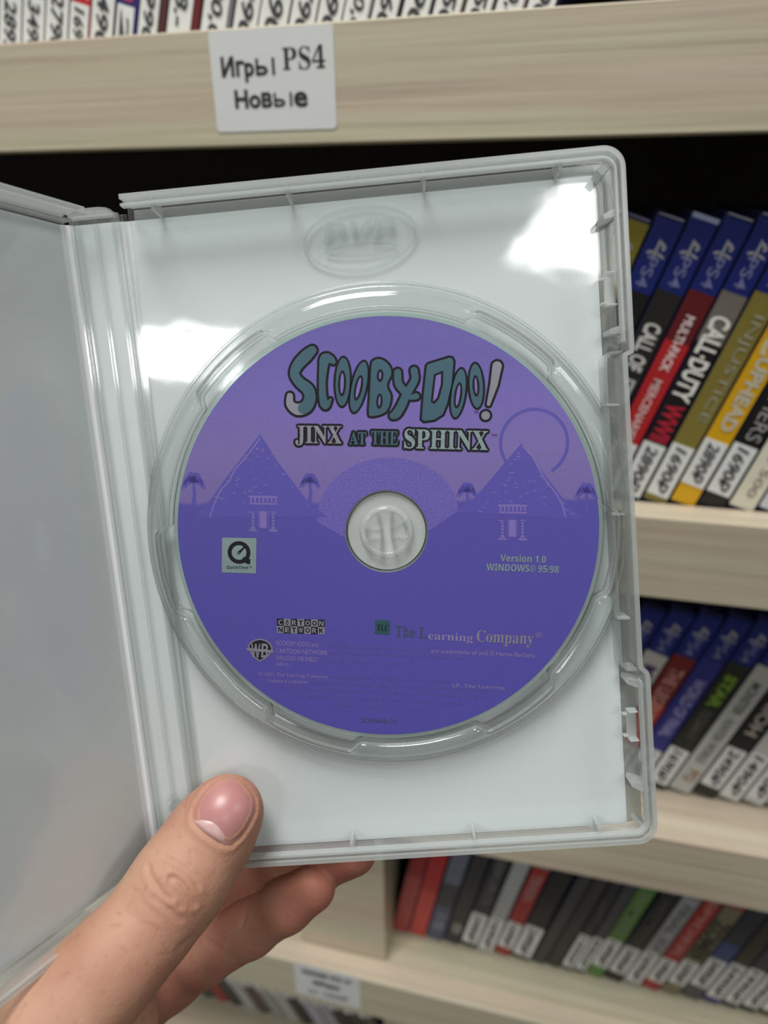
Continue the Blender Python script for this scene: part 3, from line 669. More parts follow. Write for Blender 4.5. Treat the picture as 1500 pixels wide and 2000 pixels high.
# ------------------------------------------------------------------ the disc
def disc_print():
    m, t, p = mat('disc_print'); N = t.nodes.new; L = t.links.new
    tc = N('ShaderNodeTexCoord'); sp = N('ShaderNodeSeparateXYZ'); L(tc.outputs['Object'], sp.inputs[0])
    # distance up the disc along the artwork's own upright
    a = math.radians(-4.0)
    m1 = N('ShaderNodeMath'); m1.operation = 'MULTIPLY'; m1.inputs[1].default_value = -math.sin(a)*1000; L(sp.outputs['X'], m1.inputs[0])
    m2 = N('ShaderNodeMath'); m2.operation = 'MULTIPLY_ADD'; m2.inputs[1].default_value = math.cos(a)*1000; L(sp.outputs['Y'], m2.inputs[0]); L(m1.outputs[0], m2.inputs[2])
    nz = N('ShaderNodeTexNoise'); nz.inputs['Scale'].default_value = 1500; nz.inputs['Detail'].default_value = 1; L(tc.outputs['Object'], nz.inputs['Vector'])
    n2 = N('ShaderNodeTexNoise'); n2.inputs['Scale'].default_value = 160; L(tc.outputs['Object'], n2.inputs['Vector'])
    m3 = N('ShaderNodeMath'); m3.operation = 'MULTIPLY_ADD'; m3.inputs[1].default_value = 2.4; L(n2.outputs['Fac'], m3.inputs[0]); L(m2.outputs[0], m3.inputs[2])
    mr = N('ShaderNodeMapRange'); mr.inputs['From Min'].default_value = -59; mr.inputs['From Max'].default_value = 62; L(m3.outputs[0], mr.inputs['Value'])
    r = N('ShaderNodeValToRGB'); e = r.color_ramp.elements
    def g(y): return (y+59)/121
    e[0].position = 0; e[0].color = srgb(83, 76, 162); e[1].position = 1; e[1].color = srgb(106, 96, 172)
    for y, c in ((9.3, (83, 76, 162)), (10.2, (118, 103, 166)), (24, (122, 107, 172)), (38, (116, 102, 180)), (50, (106, 94, 172))):
        q = e.new(g(y)); q.color = srgb(*c)
    L(mr.outputs[0], r.inputs[0])
    mx = N('ShaderNodeMix'); mx.data_type = 'RGBA'; mx.blend_type = 'MULTIPLY'; mx.inputs['Factor'].default_value = .22
    L(r.outputs[0], mx.inputs['A']); L(nz.outputs['Color'], mx.inputs['B']); L(mx.outputs['Result'], p.inputs['Base Color'])
    p.inputs['Roughness'].default_value = .42
    return m
PRINT = disc_print()
DARKP = pm((82, 75, 160), .42, .08, 900); LITE = pm((118, 104, 170), .42, .1, 900)
def mott():
    m, t, p = mat('mottled_print'); N = t.nodes.new; L = t.links.new
    tc = N('ShaderNodeTexCoord'); nz = N('ShaderNodeTexNoise'); nz.inputs['Scale'].default_value = 2600; nz.inputs['Detail'].default_value = 3; L(tc.outputs['Object'], nz.inputs['Vector'])
    r = N('ShaderNodeValToRGB'); e = r.color_ramp.elements; e[0].position = .35; e[0].color = srgb(84, 76, 158); e[1].position = .6; e[1].color = srgb(108, 96, 170)
    L(nz.outputs['Fac'], r.inputs[0]); L(r.outputs[0], p.inputs['Base Color']); p.inputs['Roughness'].default_value = .42
    return m
MOTT = mott()
def foil(nm, c, metal=.35, rough=.42):
    m, t, p = mat(nm); N = t.nodes.new; L = t.links.new
    tc = N('ShaderNodeTexCoord'); nz = N('ShaderNodeTexNoise'); nz.inputs['Scale'].default_value = 14; L(tc.outputs['Object'], nz.inputs['Vector'])
    r = N('ShaderNodeValToRGB'); e = r.color_ramp.elements; e[0].position = .3; e[0].color = srgb(*[x*.9 for x in c]); e[1].position = .7; e[1].color = srgb(*[min(255, x*1.1) for x in c])
    L(nz.outputs['Fac'], r.inputs[0]); L(r.outputs[0], p.inputs['Base Color'])
    p.inputs['Metallic'].default_value = metal; p.inputs['Roughness'].default_value = rough
    return m
TEAL = foil('teal_reflecting_foil', (66, 98, 112)); SILV = foil('silver_foil', (138, 136, 148)); OUT = pm((27, 26, 31), .6, .05, 300, .2)  # title is unprinted silver; the teal it reflects is painted as base colour
SLAT = foil('slate_foil', (70, 84, 110)); LAV = foil('lavender_foil', (146, 132, 180))
PALE = foil('pale_green_foil', (134, 154, 154))

disc = empty('computer_disc', CM)
tag(disc, 'violet printed disc seated in the tray of the open case', 'disc')
MB().ring([(11.4, -.02), (60, -.02), (60, -1.2), (11.4, -1.2)], 256).build('disc_body', P_PC, disc, mm, smooth=False)
MB().ring([(11.5, -.9), (59.4, -.9), (59.4, -1.0), (11.5, -1.0)], 200).build('data_layer', pm((180, 190, 190), .3, .02, 50, metal=.6), disc, mm)
MB().ring([(7.5, -.02), (11.4, -.02), (11.4, -1.2), (7.5, -1.2)], 128).build('clear_centre', P_DISH, disc, mm)
def ann(r0, r1, z, n=256):
    b = MB(); vs = []
    for i in range(n):
        a = 2*math.pi*i/n; vs += [(r0*math.cos(a), r0*math.sin(a), z), (r1*math.cos(a), r1*math.sin(a), z)]
    b.add(vs, [(2*i, 2*i+1, (2*i+3) % (2*n), (2*i+2) % (2*n)) for i in range(n)]); return b
pr = ann(11.6, 59, .02).build('printed_face', PRINT, disc, mm, recalc=False)
def A(name, b, m, par=disc): return b.build(name, m, par, mm, recalc=False)
def pp(l): return [U2(x, y)[::1] for x, y in l][::1]
def ccw(pl):
    s = sum(pl[i-1][0]*pl[i][1]-pl[i][0]*pl[i-1][1] for i in range(len(pl)))
    return pl if s > 0 else pl[::-1]
def poly(l, z): return MB().flat(ccw(pp(l)), z)
# far dome behind the hub
b = MB(); c0 = np.array(U2(757, 1010)); ar = []
for k in range(0, 41):
    a = math.radians(1+178*k/40); ar.append((c0[0]+19.8*math.cos(a), c0[1]+16.6*math.sin(a)))
inn_ = []
for k in range(0, 41):
    a = math.radians(-4+188*(40-k)/40); inn_.append((11.7*math.cos(a), 11.7*math.sin(a)))
vs = [(x, y, .03) for x, y in ar]+[(x, y, .03) for x, y in inn_[::-1]]
b.add(vs, [(i+1, i, 41+i, 42+i) for i in range(40)]); A('printed_dome', b, MOTT)
# pyramids
A('printed_pyramid', poly([(508, 848), (545, 905), (598, 975), (640, 1010), (380, 1010), (405, 985), (440, 935)], .04), DARKP)
A('printed_pyramid', poly([(1018, 866), (1060, 922), (1105, 980), (1140, 1015), (890, 1000), (925, 975), (965, 928)], .04), DARKP)
ci = np.array(U2(1043, 865)); ro = 9.2
b = MB(); n = 64
vs = []
for i in range(n+1):
    a = math.radians(-62+ (360-72)*i/n); vs += [(ci[0]+(ro-.5)*math.cos(a), ci[1]+(ro-.5)*math.sin(a), .035), (ci[0]+(ro+.4)*math.cos(a), ci[1]+(ro+.4)*math.sin(a), .035)]
b.add(vs, [(2*i, 2*i+1, 2*i+3, 2*i+2) for i in range(n)]); A('printed_ring', b, DARKP)
# bricks, edge lines and doors
rnd = random.Random(9)
for ax, ay, lx, rx, by in ((508, 848, 405, 600, 985), (1018, 866, 925, 1120, 1005)):
    b = MB()
    for k in range(46):
        t = rnd.uniform(.12, 1); y = ay+(by-ay)*t; x = rnd.uniform(ax+(lx-ax)*t, ax+(rx-ax)*t); w_ = rnd.uniform(3, 7)
        if abs(x-ax-4) < 32 and t > .85: continue
        b.flat(ccw(pp([(x, y), (x+w_, y+.6), (x+w_, y+2.4), (x, y+1.8)])), .05)
    A('printed_bricks', b, LITE)
b = MB()
def pl_line(l, hw): b.blob([(*U2(x, y), hw) for x, y in l], .05)
b = MB()
pl_line([(508, 856), (492, 878), (470, 905), (458, 918), (448, 940), (430, 958), (418, 985), (410, 1010)], .2)
A('printed_edge_light', b, LITE); b = MB()
pl_line([(1022, 872), (1040, 892), (1052, 915), (1068, 942), (1085, 962), (1098, 985), (1104, 1008)], .2)
A('printed_edge_light', b, LITE); b = MB()
for ox, oy in ((514, 1000), (1001, 1017)):
    b = MB()
    for (x0, y0, x1, y1) in ((-28, -32, 28, -28), (-26, -18, 28, -15), (-27, -1, -17, 1), (15, -1, 25, 1), (-28, 34, -12, 37), (12, 34, 28, 38), (-24, 30, -15, 33), (15, 30, 24, 33), (-7, -2, 7, 31)):
        b.flat(ccw(pp([(ox+x0, oy+y0), (ox+x1, oy+y0+.8), (ox+x1, oy+y1+.8), (ox+x0, oy+y1)])), .05)
    for k in range(7): b.flat(ccw(pp([(ox-25+8*k, oy-28), (ox-22+8*k, oy-28), (ox-22+8*k, oy-19), (ox-25+8*k, oy-19)])), .05)
    for sx in (-22, 17):
        for k in range(5): b.flat(ccw(pp([(ox+sx, oy+3+6*k), (ox+sx+5, oy+3+6*k), (ox+sx+4.5, oy+7+6*k), (ox+sx+.5, oy+7+6*k)])), .05)
    for k in range(8):
        for sx in (-10, 9): b.flat(ccw(pp([(ox+sx, oy-1+4*k), (ox+sx+1.5, oy-1+4*k), (ox+sx+1.5, oy+1+4*k), (ox+sx, oy+1+4*k)])), .05)
    A('printed_doorway', b, LITE)
for x, y, s in ((378, 940, 1), (605, 940, .85), (1145, 960, .95), (912, 958, .85)):
    b = MB()
    for k in range(11):
        a = math.radians(-20+22*k); L_ = 22*s*(1+.12*math.sin(k*2.3))
        tip = (x+L_*math.cos(a), y-L_*.5*math.sin(a)+L_*.62*abs(math.cos(a)))
        mid = (x+L_*.62*math.cos(a), y-L_*.62*math.sin(a)-1)
        b.blob([(*U2(x, y), .4), (*U2(*mid), .5), (*U2(*tip), .1)], .045)
    b.blob([(*U2(x, y), .4), (*U2(x+2, y+26*s), .45), (*U2(x, y+45*s), .6)], .045)
    A('printed_palm', b, DARKP)

# title lettering: traced strokes, coordinates in a 3.26x enlargement whose corner is at (540, 650)
def q(x, y): return U2(540+x/3.261, 650+y/3.261)
sc_ = 1/3.261/6.98
def stroke(l, d, z, b): b.blob([(*q(x, y), (r-d)*sc_) for x, y, r in l], z)
def ell(cx, cy, rx, ry, tilt, z, b):
    t = math.radians(tilt); pts = []
    for k in range(40):
        a = 2*math.pi*k/40; ex, ey = rx*math.cos(a), ry*math.sin(a)
        pts.append(q(cx+ex*math.cos(t)+ey*math.sin(t)*-1, cy+ex*math.sin(t)+ey*math.cos(t)))
    b.flat(ccw(pts), z)
def shrink(pl, d):
    P_ = np.array(pl, float); n = len(P_); o_ = []
    ar_ = sum(P_[i-1][0]*P_[i][1]-P_[i][0]*P_[i-1][1] for i in range(n)); sg = 1 if ar_ > 0 else -1
    for i in range(n):
        e1 = P_[i]-P_[i-1]; e2 = P_[(i+1) % n]-P_[i]; e1 /= np.linalg.norm(e1); e2 /= np.linalg.norm(e2)
        n1 = np.array([-e1[1], e1[0]])*sg; n2 = np.array([-e2[1], e2[0]])*sg; m_ = n1+n2; m_ /= max(np.linalg.norm(m_), .1)
        o_.append(P_[i]+m_*d/max(.5, m_@n1))
    return o_
Sx = [(228, 112, 42), (192, 145, 50), (140, 200, 48), (114, 262, 43), (150, 318, 46), (200, 360, 50), (214, 415, 50), (190, 470, 52), (135, 488, 50), (88, 455, 40), (86, 402, 34)]
Cx = [(362, 185, 30), (345, 170, 38), (310, 165, 46), (298, 230, 40), (292, 320, 36), (296, 410, 38), (312, 462, 40), (345, 425, 22)]
Yl = [(772, 252, 36), (778, 325, 38), (815, 372, 38)]
Yr = [(876, 240, 37), (882, 295, 37), (852, 352, 38), (822, 405, 40), (798, 460, 42), (765, 515, 42), (742, 528, 36)]
Hy = [(855, 412, 30), (890, 405, 34)]
Ex = [(1405, 212, 44), (1385, 330, 38), (1350, 455, 26)]
Dt = [(1332, 527, 42)]
Bp = [(590, 215), (605, 170), (650, 152), (700, 170), (738, 215), (745, 270), (718, 335), (742, 395), (735, 460), (705, 515), (650, 540), (598, 545), (574, 520), (580, 400)]
Dp = [(943, 205), (960, 186), (1100, 143), (1128, 150), (1142, 180), (1130, 330), (1100, 455), (1070, 530), (1010, 568), (935, 578), (910, 556), (922, 400)]
def crs(l, m=5, closed=False):
    L_ = [np.array(p_, float) for p_ in l]; n = len(L_); o_ = []
    g_ = (lambda i: L_[i % n]) if closed else (lambda i: L_[min(max(i, 0), n-1)])
    for i in range(n if closed else n-1):
        p0, p1, p2, p3 = g_(i-1), g_(i), g_(i+1), g_(i+2)
        for k in range(m):
            u = k/m; o_.append(tuple(.5*((2*p1)+(-p0+p2)*u+(2*p0-5*p1+4*p2-p3)*u*u+(-p0+3*p1-3*p2+p3)*u**3)))
    if not closed: o_.append(tuple(L_[-1]))
    return o_
Sx, Cx, Yl, Yr = (crs(l, 3) for l in (Sx, Cx, Yl, Yr))
Bp = crs(Bp, 3, True)
b = MB(); Z1 = .05
for l in (Sx, Cx, Yl, Yr, Hy, Ex, Dt): stroke(l, 0, Z1, b)
for c in ((422, 313, 60, 168, 2), (525, 345, 60, 178, 12), (1158, 385, 57, 170, 8), (1272, 338, 57, 155, -3)): ell(*c, Z1, b)
for l in (Bp, Dp): b.flat(ccw([q(*p_) for p_ in l]), Z1)
A('title_outline', b, OUT)
b = MB(); b2 = MB(); Z2 = .12; T_ = 15
for l in (Sx[:23], Cx, Yl, Yr, Hy): stroke(l, T_, Z2, b)
stroke(Sx[20:], T_, Z2+.02, b2); b3 = MB()
for l in (Ex, Dt): stroke(l, T_, Z2, b3)
for c in ((422, 313, 60, 168, 2), (525, 345, 60, 178, 12), (1158, 385, 57, 170, 8), (1272, 338, 57, 155, -3)): ell(c[0], c[1], c[2]-T_, c[3]-T_, c[4], Z2, b)
for l in (Bp, Dp): b.flat(ccw([q(*p_) for p_ in shrink(l, T_)]), Z2)
A('title_fill', b, TEAL); A('title_fill', b2, SILV); A('title_fill', b3, SILV)  # teal and grey parts paint the changing reflection on one silver
b = MB(); b2 = MB()
CT = [(418, 322, 25, 82, 2), (522, 350, 25, 82, 12), (660, 272, 21, 40, 4), (656, 435, 20, 48, 4), (1156, 398, 25, 84, 8), (1270, 338, 22, 68, -3)]
for c in CT: ell(*c, .20, b)
for c in CT: ell(c[0], c[1], c[2]-14, c[3]-17, c[4], .21, b2)
Cp = [(1002, 265), (1062, 240), (1060, 330), (1035, 420), (1005, 452), (982, 440)]
b.flat(ccw([q(*p_) for p_ in Cp]), .20); b2.flat(ccw([q(*p_) for p_ in shrink(Cp, 14)]), .21)
A('title_counters', b, OUT); A('title_counters', b2, LITE)
def dtext(name, body, x0, y0, x1, y1, h, m, off=0, z=.08, sh=0):
    """lettering on the disc: baseline from (x0,y0) to (x1,y1), height h px"""
    a0 = up(x0, y0); a1 = up(x1, y1); d = a1-a0; d[2] = 0; n = np.array([-d[1], d[0], 0]); n /= np.linalg.norm(n)
    return text(name, body, (a0[0]*mm, a0[1]*mm, z*mm), d*mm, n*h/6.95*mm, m, disc, off, shear=sh)
SB = {}
def bold(s):   # bold serif capitals and figures
    o_ = ''
    for ch in s:
        if 'A' <= ch <= 'Z': o_ += chr(0x1D400+ord(ch)-65)
        elif 'a' <= ch <= 'z': o_ += chr(0x1D41A+ord(ch)-97)
        else: o_ += ch
    return o_
def sbold(s):
    o_ = ''
    for ch in s:
        if 'A' <= ch <= 'Z': o_ += chr(0x1D5D4+ord(ch)-65)
        elif 'a' <= ch <= 'z': o_ += chr(0x1D5EE+ord(ch)-97)
        elif '0' <= ch <= '9': o_ += chr(0x1D7EC+ord(ch)-48)
        else: o_ += ch
    return o_
for body, x0, y0, x1, y1, h, m in (('JINX', 577, 870, 667, 871, 38, SILV), ('AT', 682, 868, 715, 868, 24, TEAL), ('THE', 725, 868, 777, 869, 26, TEAL), ('SPHINX', 789, 876, 952, 880, 38, PALE)):
    e_ = 4.6
    a0 = up(x0, y0); a1 = up(x1, y1); d_ = a1-a0; d_[2] = 0; n_ = np.array([-d_[1], d_[0], 0]); n_ /= np.linalg.norm(n_)
    swept('subtitle_outline', bold(body), (a0[0]*mm, a0[1]*mm, .06*mm), d_*mm, n_*h/6.95*mm, OUT, disc, .62*mm)
    dtext('subtitle_fill', bold(body), x0, y0, x1, y1, h, m, .006, .09)
dtext('trade_mark', 'TM', 925, 808, 934, 808, 5, OUT); dtext('trade_mark', 'TM', 960, 853, 970, 853, 5, OUT)
dtext('version_text', sbold('Version 1.0'), 977, 1096, 1066, 1099, 14, PALE); dtext('version_text', sbold('WINDOWS\u00ae 95/98'), 950, 1114, 1091, 1119, 14, PALE)
# square player badge
A('player_badge', poly([(434, 1050), (501, 1051), (500, 1120), (433, 1118)], .07), PALE)
b = MB(); c1 = np.array(U2(467, 1079)); vs = []
for i in range(48):
    a = 2*math.pi*i/48; vs += [(c1[0]+2.1*math.cos(a), c1[1]+2.1*math.sin(a), .09), (c1[0]+3.25*math.cos(a), c1[1]+3.25*math.sin(a), .09)]
b.add(vs, [(2*i, 2*i+1, (2*i+3) % 96, (2*i+2) % 96) for i in range(48)])
b.blob([(*U2(478, 1093), .75), (*U2(486, 1099), .45)], .09); b.flat(ccw(pp([(476, 1088), (489, 1092), (489, 1101), (481, 1101)])), .09)
b.blob([(*U2(466, 1080), .42), (*U2(478, 1068), .18)], .095); b.blob([(*U2(477, 1069), .36)], .095)
A('player_emblem', b, OUT); A('player_emblem', MB().blob([(*U2(466, 1080), .2)], .1), PALE)
dtext('player_name', sbold('QuickTime\u2122'), 443, 1112, 492, 1113, 8, OUT, 0, .09)
# chequered broadcaster badge
for r_, wd_ in ((0, 'CARTOON'), (1, 'NETWORK')):
    for k, ch in enumerate(wd_):
        x = 541+k*13.3; y = 1208+r_*14.2+k*.35; inv = (k+r_) % 2
        A('badge_square', poly([(x, y), (x+13.3, y+.3), (x+13.3, y+14.3), (x, y+14)], .07), SILV if inv else OUT)
        dtext('badge_letter', sbold(ch), x+2.3, y+12, x+11.2, y+12.2, 10, OUT if inv else SILV, .01, .09)
# shield
sh = [(484, 1262), (489, 1254), (498, 1249), (509, 1247), (520, 1250), (528, 1256), (533, 1266), (526, 1280), (519, 1286), (508, 1292), (498, 1286), (490, 1276)]
A('shield_badge', poly(sh, .07), SILV)
A('shield_badge', MB().flat(ccw(pp(shrink(sh, -2.2) if False else shrink(sh, 2.6))), .08), OUT)
dtext('shield_letters', sbold('W'), 490, 1284, 508, 1285, 29, SILV, 0, .09); dtext('shield_letters', sbold('B'), 510, 1284, 523, 1285, 29, SILV, 0, .09)
A('shield_band', poly([(482, 1265), (534, 1270), (534, 1275), (482, 1270)], .10), SILV)
# publisher line
A('publisher_square', poly([(733, 1210), (762, 1212), (761, 1240), (732, 1238)], .07), foil('dark_teal_foil', (48, 84, 92)))
dtext('publisher_letters', bold('TLC'), 736, 1232, 759, 1233, 13, OUT, 0, .09)
pub = bold('The Learning Company')
dtext('publisher_name', bold('The L'), 771, 1243, 833, 1247, 22, SLAT); dtext('publisher_name', bold('earning'), 836, 1253, 923, 1258, 21, LAV, 0); dtext('publisher_name', bold('Company'), 930, 1260, 1041, 1265, 31, SILV, 0)
dtext('trade_mark', '\u00ae', 1046, 1245, 1058, 1246, 11, LAV)
MID = pm((84, 78, 150), .42, .05, 300)
for x0, y, x1, body, m in ((539, 1260, 622, 'SCOOBY-DOO and', LAV), (626, 1263, 840, 'all related characters and elements', MID), (842, 1275, 1046, 'are trademarks of and \u00a9 Hanna-Barbera.', LAV),
                           (539, 1275, 640, 'CARTOON NETWORK', LAV), (645, 1279, 930, 'and the logo are trademarks of and \u00a9 Cartoon Network.', MID),
                           (539, 1289, 620, 'WB LOGO: WB SHIELD', LAV), (624, 1292, 780, '\u2122 & \u00a9 Warner Bros.', MID), (539, 1302, 563, '(s01)', LAV),
                           (505, 1321, 640, '\u00a9 2001 The Learning Company', LAV), (644, 1326, 880, 'Inc. Developed by Terraglyph Interactive Studios.', MID), (884, 1344, 985, 'LP. The Learning', LAV),
                           (522, 1334, 600, 'Company is a registered', LAV), (604, 1338, 968, 'trademark of Riverdeep Interactive Learning Limited. Adobe Director', MID),
                           (540, 1348, 948, 'Macromedia and Shockwave are trademarks of Macromedia. All rights', MID), (575, 1364, 905, 'are reserved. Made in Ireland. All other product names are', MID),
                           (650, 1383, 830, 'property of The respective owners.', MID), (706, 1411, 774, 'SCA844AB-CD', SLAT)):
    sl = (x1-x0)*.045
    dtext('small_print', body, x0, y, x1, y+sl, 9.5, m, 0, .06)

# ------------------------------------------------------------------ the hand
def rc(P_, a, ra, b_, rb):
    ba = b_-a; l2 = ba@ba; t = np.clip(((P_-a)@ba)/l2, 0, 1)
    return np.linalg.norm(P_-a-t[..., None]*ba, axis=-1)-(ra+(rb-ra)*t)
def smin(a, b_, k):
    h = np.maximum(k-np.abs(a-b_), 0)/k
    return np.minimum(a, b_)-h*h*k*.25
def J(x, y, z, r): return (up(x, y, z), r)
THUMB = [J(446, 1582, 6.0, 9.3), J(425, 1612, 6.4, 10.2), J(392, 1660, 8.5, 10.9), J(345, 1730, 15.5, 11.5), J(285, 1812, 22, 11.1), J(205, 1900, 31, 11.8), J(95, 2015, 40, 14.0), J(-110, 2210, 46, 19.5)]
PINKY = [J(611, 1735, -15, 7.2), J(560, 1768, -17, 8.0), J(490, 1812, -22, 8.7), J(395, 1862, -28, 10.2), J(330, 1900, -32, 11)]
RING = [J(690, 1664, -18, 7.4), J(622, 1690, -25, 8.0), J(515, 1728, -35, 8.9), J(395, 1785, -43, 10.2)]
MIDD = [J(735, 1575, -16.5, 7.6), J(660, 1612, -22, 8.2), J(545, 1672, -31, 9.2), J(375, 1760, -42, 11)]
INDX = [J(640, 1488, -16.5, 7.6), J(580, 1535, -22, 8.3), J(490, 1602, -31, 9.4), J(335, 1712, -42, 11.5)]
WRIST = J(-190, 2290, 8, 27); ELBOW = (up(-190, 2290, 8)+np.array([-120, -150, 20.]), 34)
WRU = J(-130, 2215, -20, 22)
def chain(P_, ch, k=3):
    d = None
    for i in range(len(ch)-1):
        e = rc(P_, ch[i][0], ch[i][1], ch[i+1][0], ch[i+1][1]); d = e if d is None else smin(d, e, k)
    return d
def sdf(P_):
    palm = rc(P_, *PINKY[-1], *J(40, 2150, -40, 16))
    for fch in (RING, MIDD, INDX):
        palm = smin(palm, rc(P_, fch[-1][0], 10.5, J(10, 2120, -44, 14)[0], 16), 8)
    palm = smin(palm, rc(P_, *J(40, 2150, -42, 20), *WRIST), 14)
    palm = smin(palm, rc(P_, *WRIST, *ELBOW), 16)
    palm = smin(palm, rc(P_, *J(220, 2000, 12, 12.5), *J(60, 2130, 4, 20)), 10)
    palm = smin(palm, rc(P_, *J(150, 2020, 0, 14), *J(300, 1880, -32, 10)), 8)
    palm = smin(palm, rc(P_, *J(20, 2170, 2, 24), *WRIST), 14)
    palm = smin(palm, rc(P_, *J(60, 2120, 26, 17), *WRIST), 10)
    th = chain(P_, THUMB, 6)
    d = smin(palm, th, 9)
    for fch in (PINKY, RING, MIDD, INDX):
        f_ = chain(P_, fch, 3)
        d = np.minimum(d, smin(palm, f_, 6))
    d = smin(d, np.minimum(palm, th), 1.0)
    # knuckle swell of the thumb
    kc = J(345, 1728, 17, 8.2); d = smin(d, np.linalg.norm(P_-kc[0], axis=-1)-kc[1], 8)
    return d
CAMC = -RC.T @ TC
def cast(x, y, z0=60):
    """first point of the hand on the sight line through a pixel"""
    d = RC.T @ np.array([x-750, y-1000, F]); d /= np.linalg.norm(d); t = 80.
    for _ in range(200):
        v = float(sdf((CAMC+d*t)[None])[0])
        if v < .005: break
        t += v*.9
        if t > 400: return None
    return CAMC+d*t
VX = .85
lo = np.array([-205., -280., -78.]); hi = np.array([10., -55., 72.])
NV = np.ceil((hi-lo)/VX).astype(int)
B_ = 12
G = np.full(NV, 5.0, np.float32)
bc = [np.arange(0, NV[i], B_) for i in range(3)]
gx, gy, gz = np.meshgrid(*bc, indexing='ij')
cent = lo+(np.stack([gx, gy, gz], -1)+B_/2)*VX
cd = sdf(cent.reshape(-1, 3)).reshape(gx.shape)
for idx in np.ndindex(gx.shape):
    i, j, k = gx[idx], gy[idx], gz[idx]; sl_ = (slice(i, min(i+B_, NV[0])), slice(j, min(j+B_, NV[1])), slice(k, min(k+B_, NV[2])))
    v = cd[idx]
    if abs(v) > B_*VX*.9+3: G[sl_] = 5. if v > 0 else -5.; continue
    a = [np.arange(s_.start, s_.stop) for s_ in sl_]
    Q = np.stack(np.meshgrid(*a, indexing='ij'), -1)*VX+lo
    G[sl_] = sdf(Q.reshape(-1, 3)).reshape(Q.shape[:3])
# surface nets
ins = G < 0
cnt = sum(ins[a:NV[0]-1+a, b1:NV[1]-1+b1, c:NV[2]-1+c].astype(np.int8) for a in (0, 1) for b1 in (0, 1) for c in (0, 1))
act = (cnt > 0) & (cnt < 8)
ci_ = np.argwhere(act); vid = np.full(act.shape, -1, np.int64); vid[act] = np.arange(len(ci_))
acc = np.zeros((len(ci_), 3)); num = np.zeros(len(ci_))
CR = [(a, b1, c) for a in (0, 1) for b1 in (0, 1) for c in (0, 1)]
for p_ in CR:
    for ax in range(3):
        if p_[ax] == 0:
            q_ = list(p_); q_[ax] = 1
            ga = G[ci_[:, 0]+p_[0], ci_[:, 1]+p_[1], ci_[:, 2]+p_[2]]; gb = G[ci_[:, 0]+q_[0], ci_[:, 1]+q_[1], ci_[:, 2]+q_[2]]
            mk = (ga < 0) != (gb < 0); t = np.where(mk, ga/(ga-gb+1e-12), 0)
            pos = ci_+np.array(p_, float); pos = pos.copy(); pos[:, ax] += t
            acc[mk] += pos[mk]; num[mk] += 1
HV = lo+acc/num[:, None]*VX
HF = []
for ax in range(3):
    o1, o2 = (ax+1) % 3, (ax+2) % 3
    s0 = [slice(0, NV[i]-1) for i in range(3)]; s1 = list(s0); s1[ax] = slice(1, NV[ax])
    g0 = ins[tuple(slice(0, NV[i]-(1 if i == ax else 0)) for i in range(3))]; g1 = ins[tuple(slice(1 if i == ax else 0, NV[i]) for i in range(3))]
    e = np.argwhere(g0 != g1)
    e = e[(e[:, o1] > 0) & (e[:, o2] > 0) & (e[:, o1] < NV[o1]-1) & (e[:, o2] < NV[o2]-1) & (e[:, ax] < NV[ax]-1)]
    def vi(d1, d2):
        c = e.copy(); c[:, o1] -= d1; c[:, o2] -= d2; return vid[c[:, 0], c[:, 1], c[:, 2]]
    quad = np.stack([vi(0, 0), vi(1, 0), vi(1, 1), vi(0, 1)], 1)
    flip = g0[e[:, 0], e[:, 1], e[:, 2]]
    quad[~flip] = quad[~flip][:, ::-1]
    HF.append(quad)
HF = np.concatenate(HF); HF = HF[(HF >= 0).all(1)]
def grad(P_):
    e = .3; g = np.stack([sdf(P_+np.eye(3)[i]*e)-sdf(P_-np.eye(3)[i]*e) for i in range(3)], -1)
    return g/(np.linalg.norm(g, axis=1, keepdims=True)+1e-9)
for _ in range(2):
    g = grad(HV); HV = HV-g*sdf(HV)[:, None]*.9
NRM = grad(HV)
# skin folds over the thumb joint, nail bed, finger creases
def segd(P2, l):
    d = np.full(len(P2), 1e9)
    for i in range(len(l)-1):
        a = np.array(l[i]); b_ = np.array(l[i+1]); ba = b_-a; t = np.clip(((P2-a)@ba)/(ba@ba), 0, 1); d = np.minimum(d, np.linalg.norm(P2-a-t[:, None]*ba, axis=1))
    return d
CREASE = [([(905, 400), (915, 460), (950, 520), (1000, 580), (1045, 610)], .42, .55), ([(1040, 480), (1075, 490), (1110, 520), (1140, 570), (1170, 620), (1190, 650)], .5, .5),
          ([(1000, 360), (1070, 390), (1130, 430), (1180, 480), (1210, 540)], .3, .6), ([(1040, 480), (1030, 520), (1060, 570), (1100, 620), (1110, 650)], .4, .5),
          ([(850, 590), (880, 640), (930, 690), (980, 730)], .14, .6), ([(940, 600), (1000, 650), (1060, 700), (1110, 745)], .25, .55), ([(780, 700), (860, 760), (960, 800)], .08, .7),
          ([(1120, 300), (1200, 340), (1270, 400)], .1, .6), ([(1080, 560), (1130, 610), (1150, 660)], .35, .5)]
front = NRM[:, 2] > .1
E_ = np.concatenate([HF[:, [0, 1]], HF[:, [1, 2]], HF[:, [2, 3]], HF[:, [3, 0]]])
for _ in range(3):
    A_ = np.zeros_like(HV); n_c = np.zeros(len(HV))
    np.add.at(A_, E_[:, 0], HV[E_[:, 1]]); np.add.at(n_c, E_[:, 0], 1)
    np.add.at(A_, E_[:, 1], HV[E_[:, 0]]); np.add.at(n_c, E_[:, 1], 1)
    HV = HV*.4+.6*A_/np.maximum(n_c, 1)[:, None]
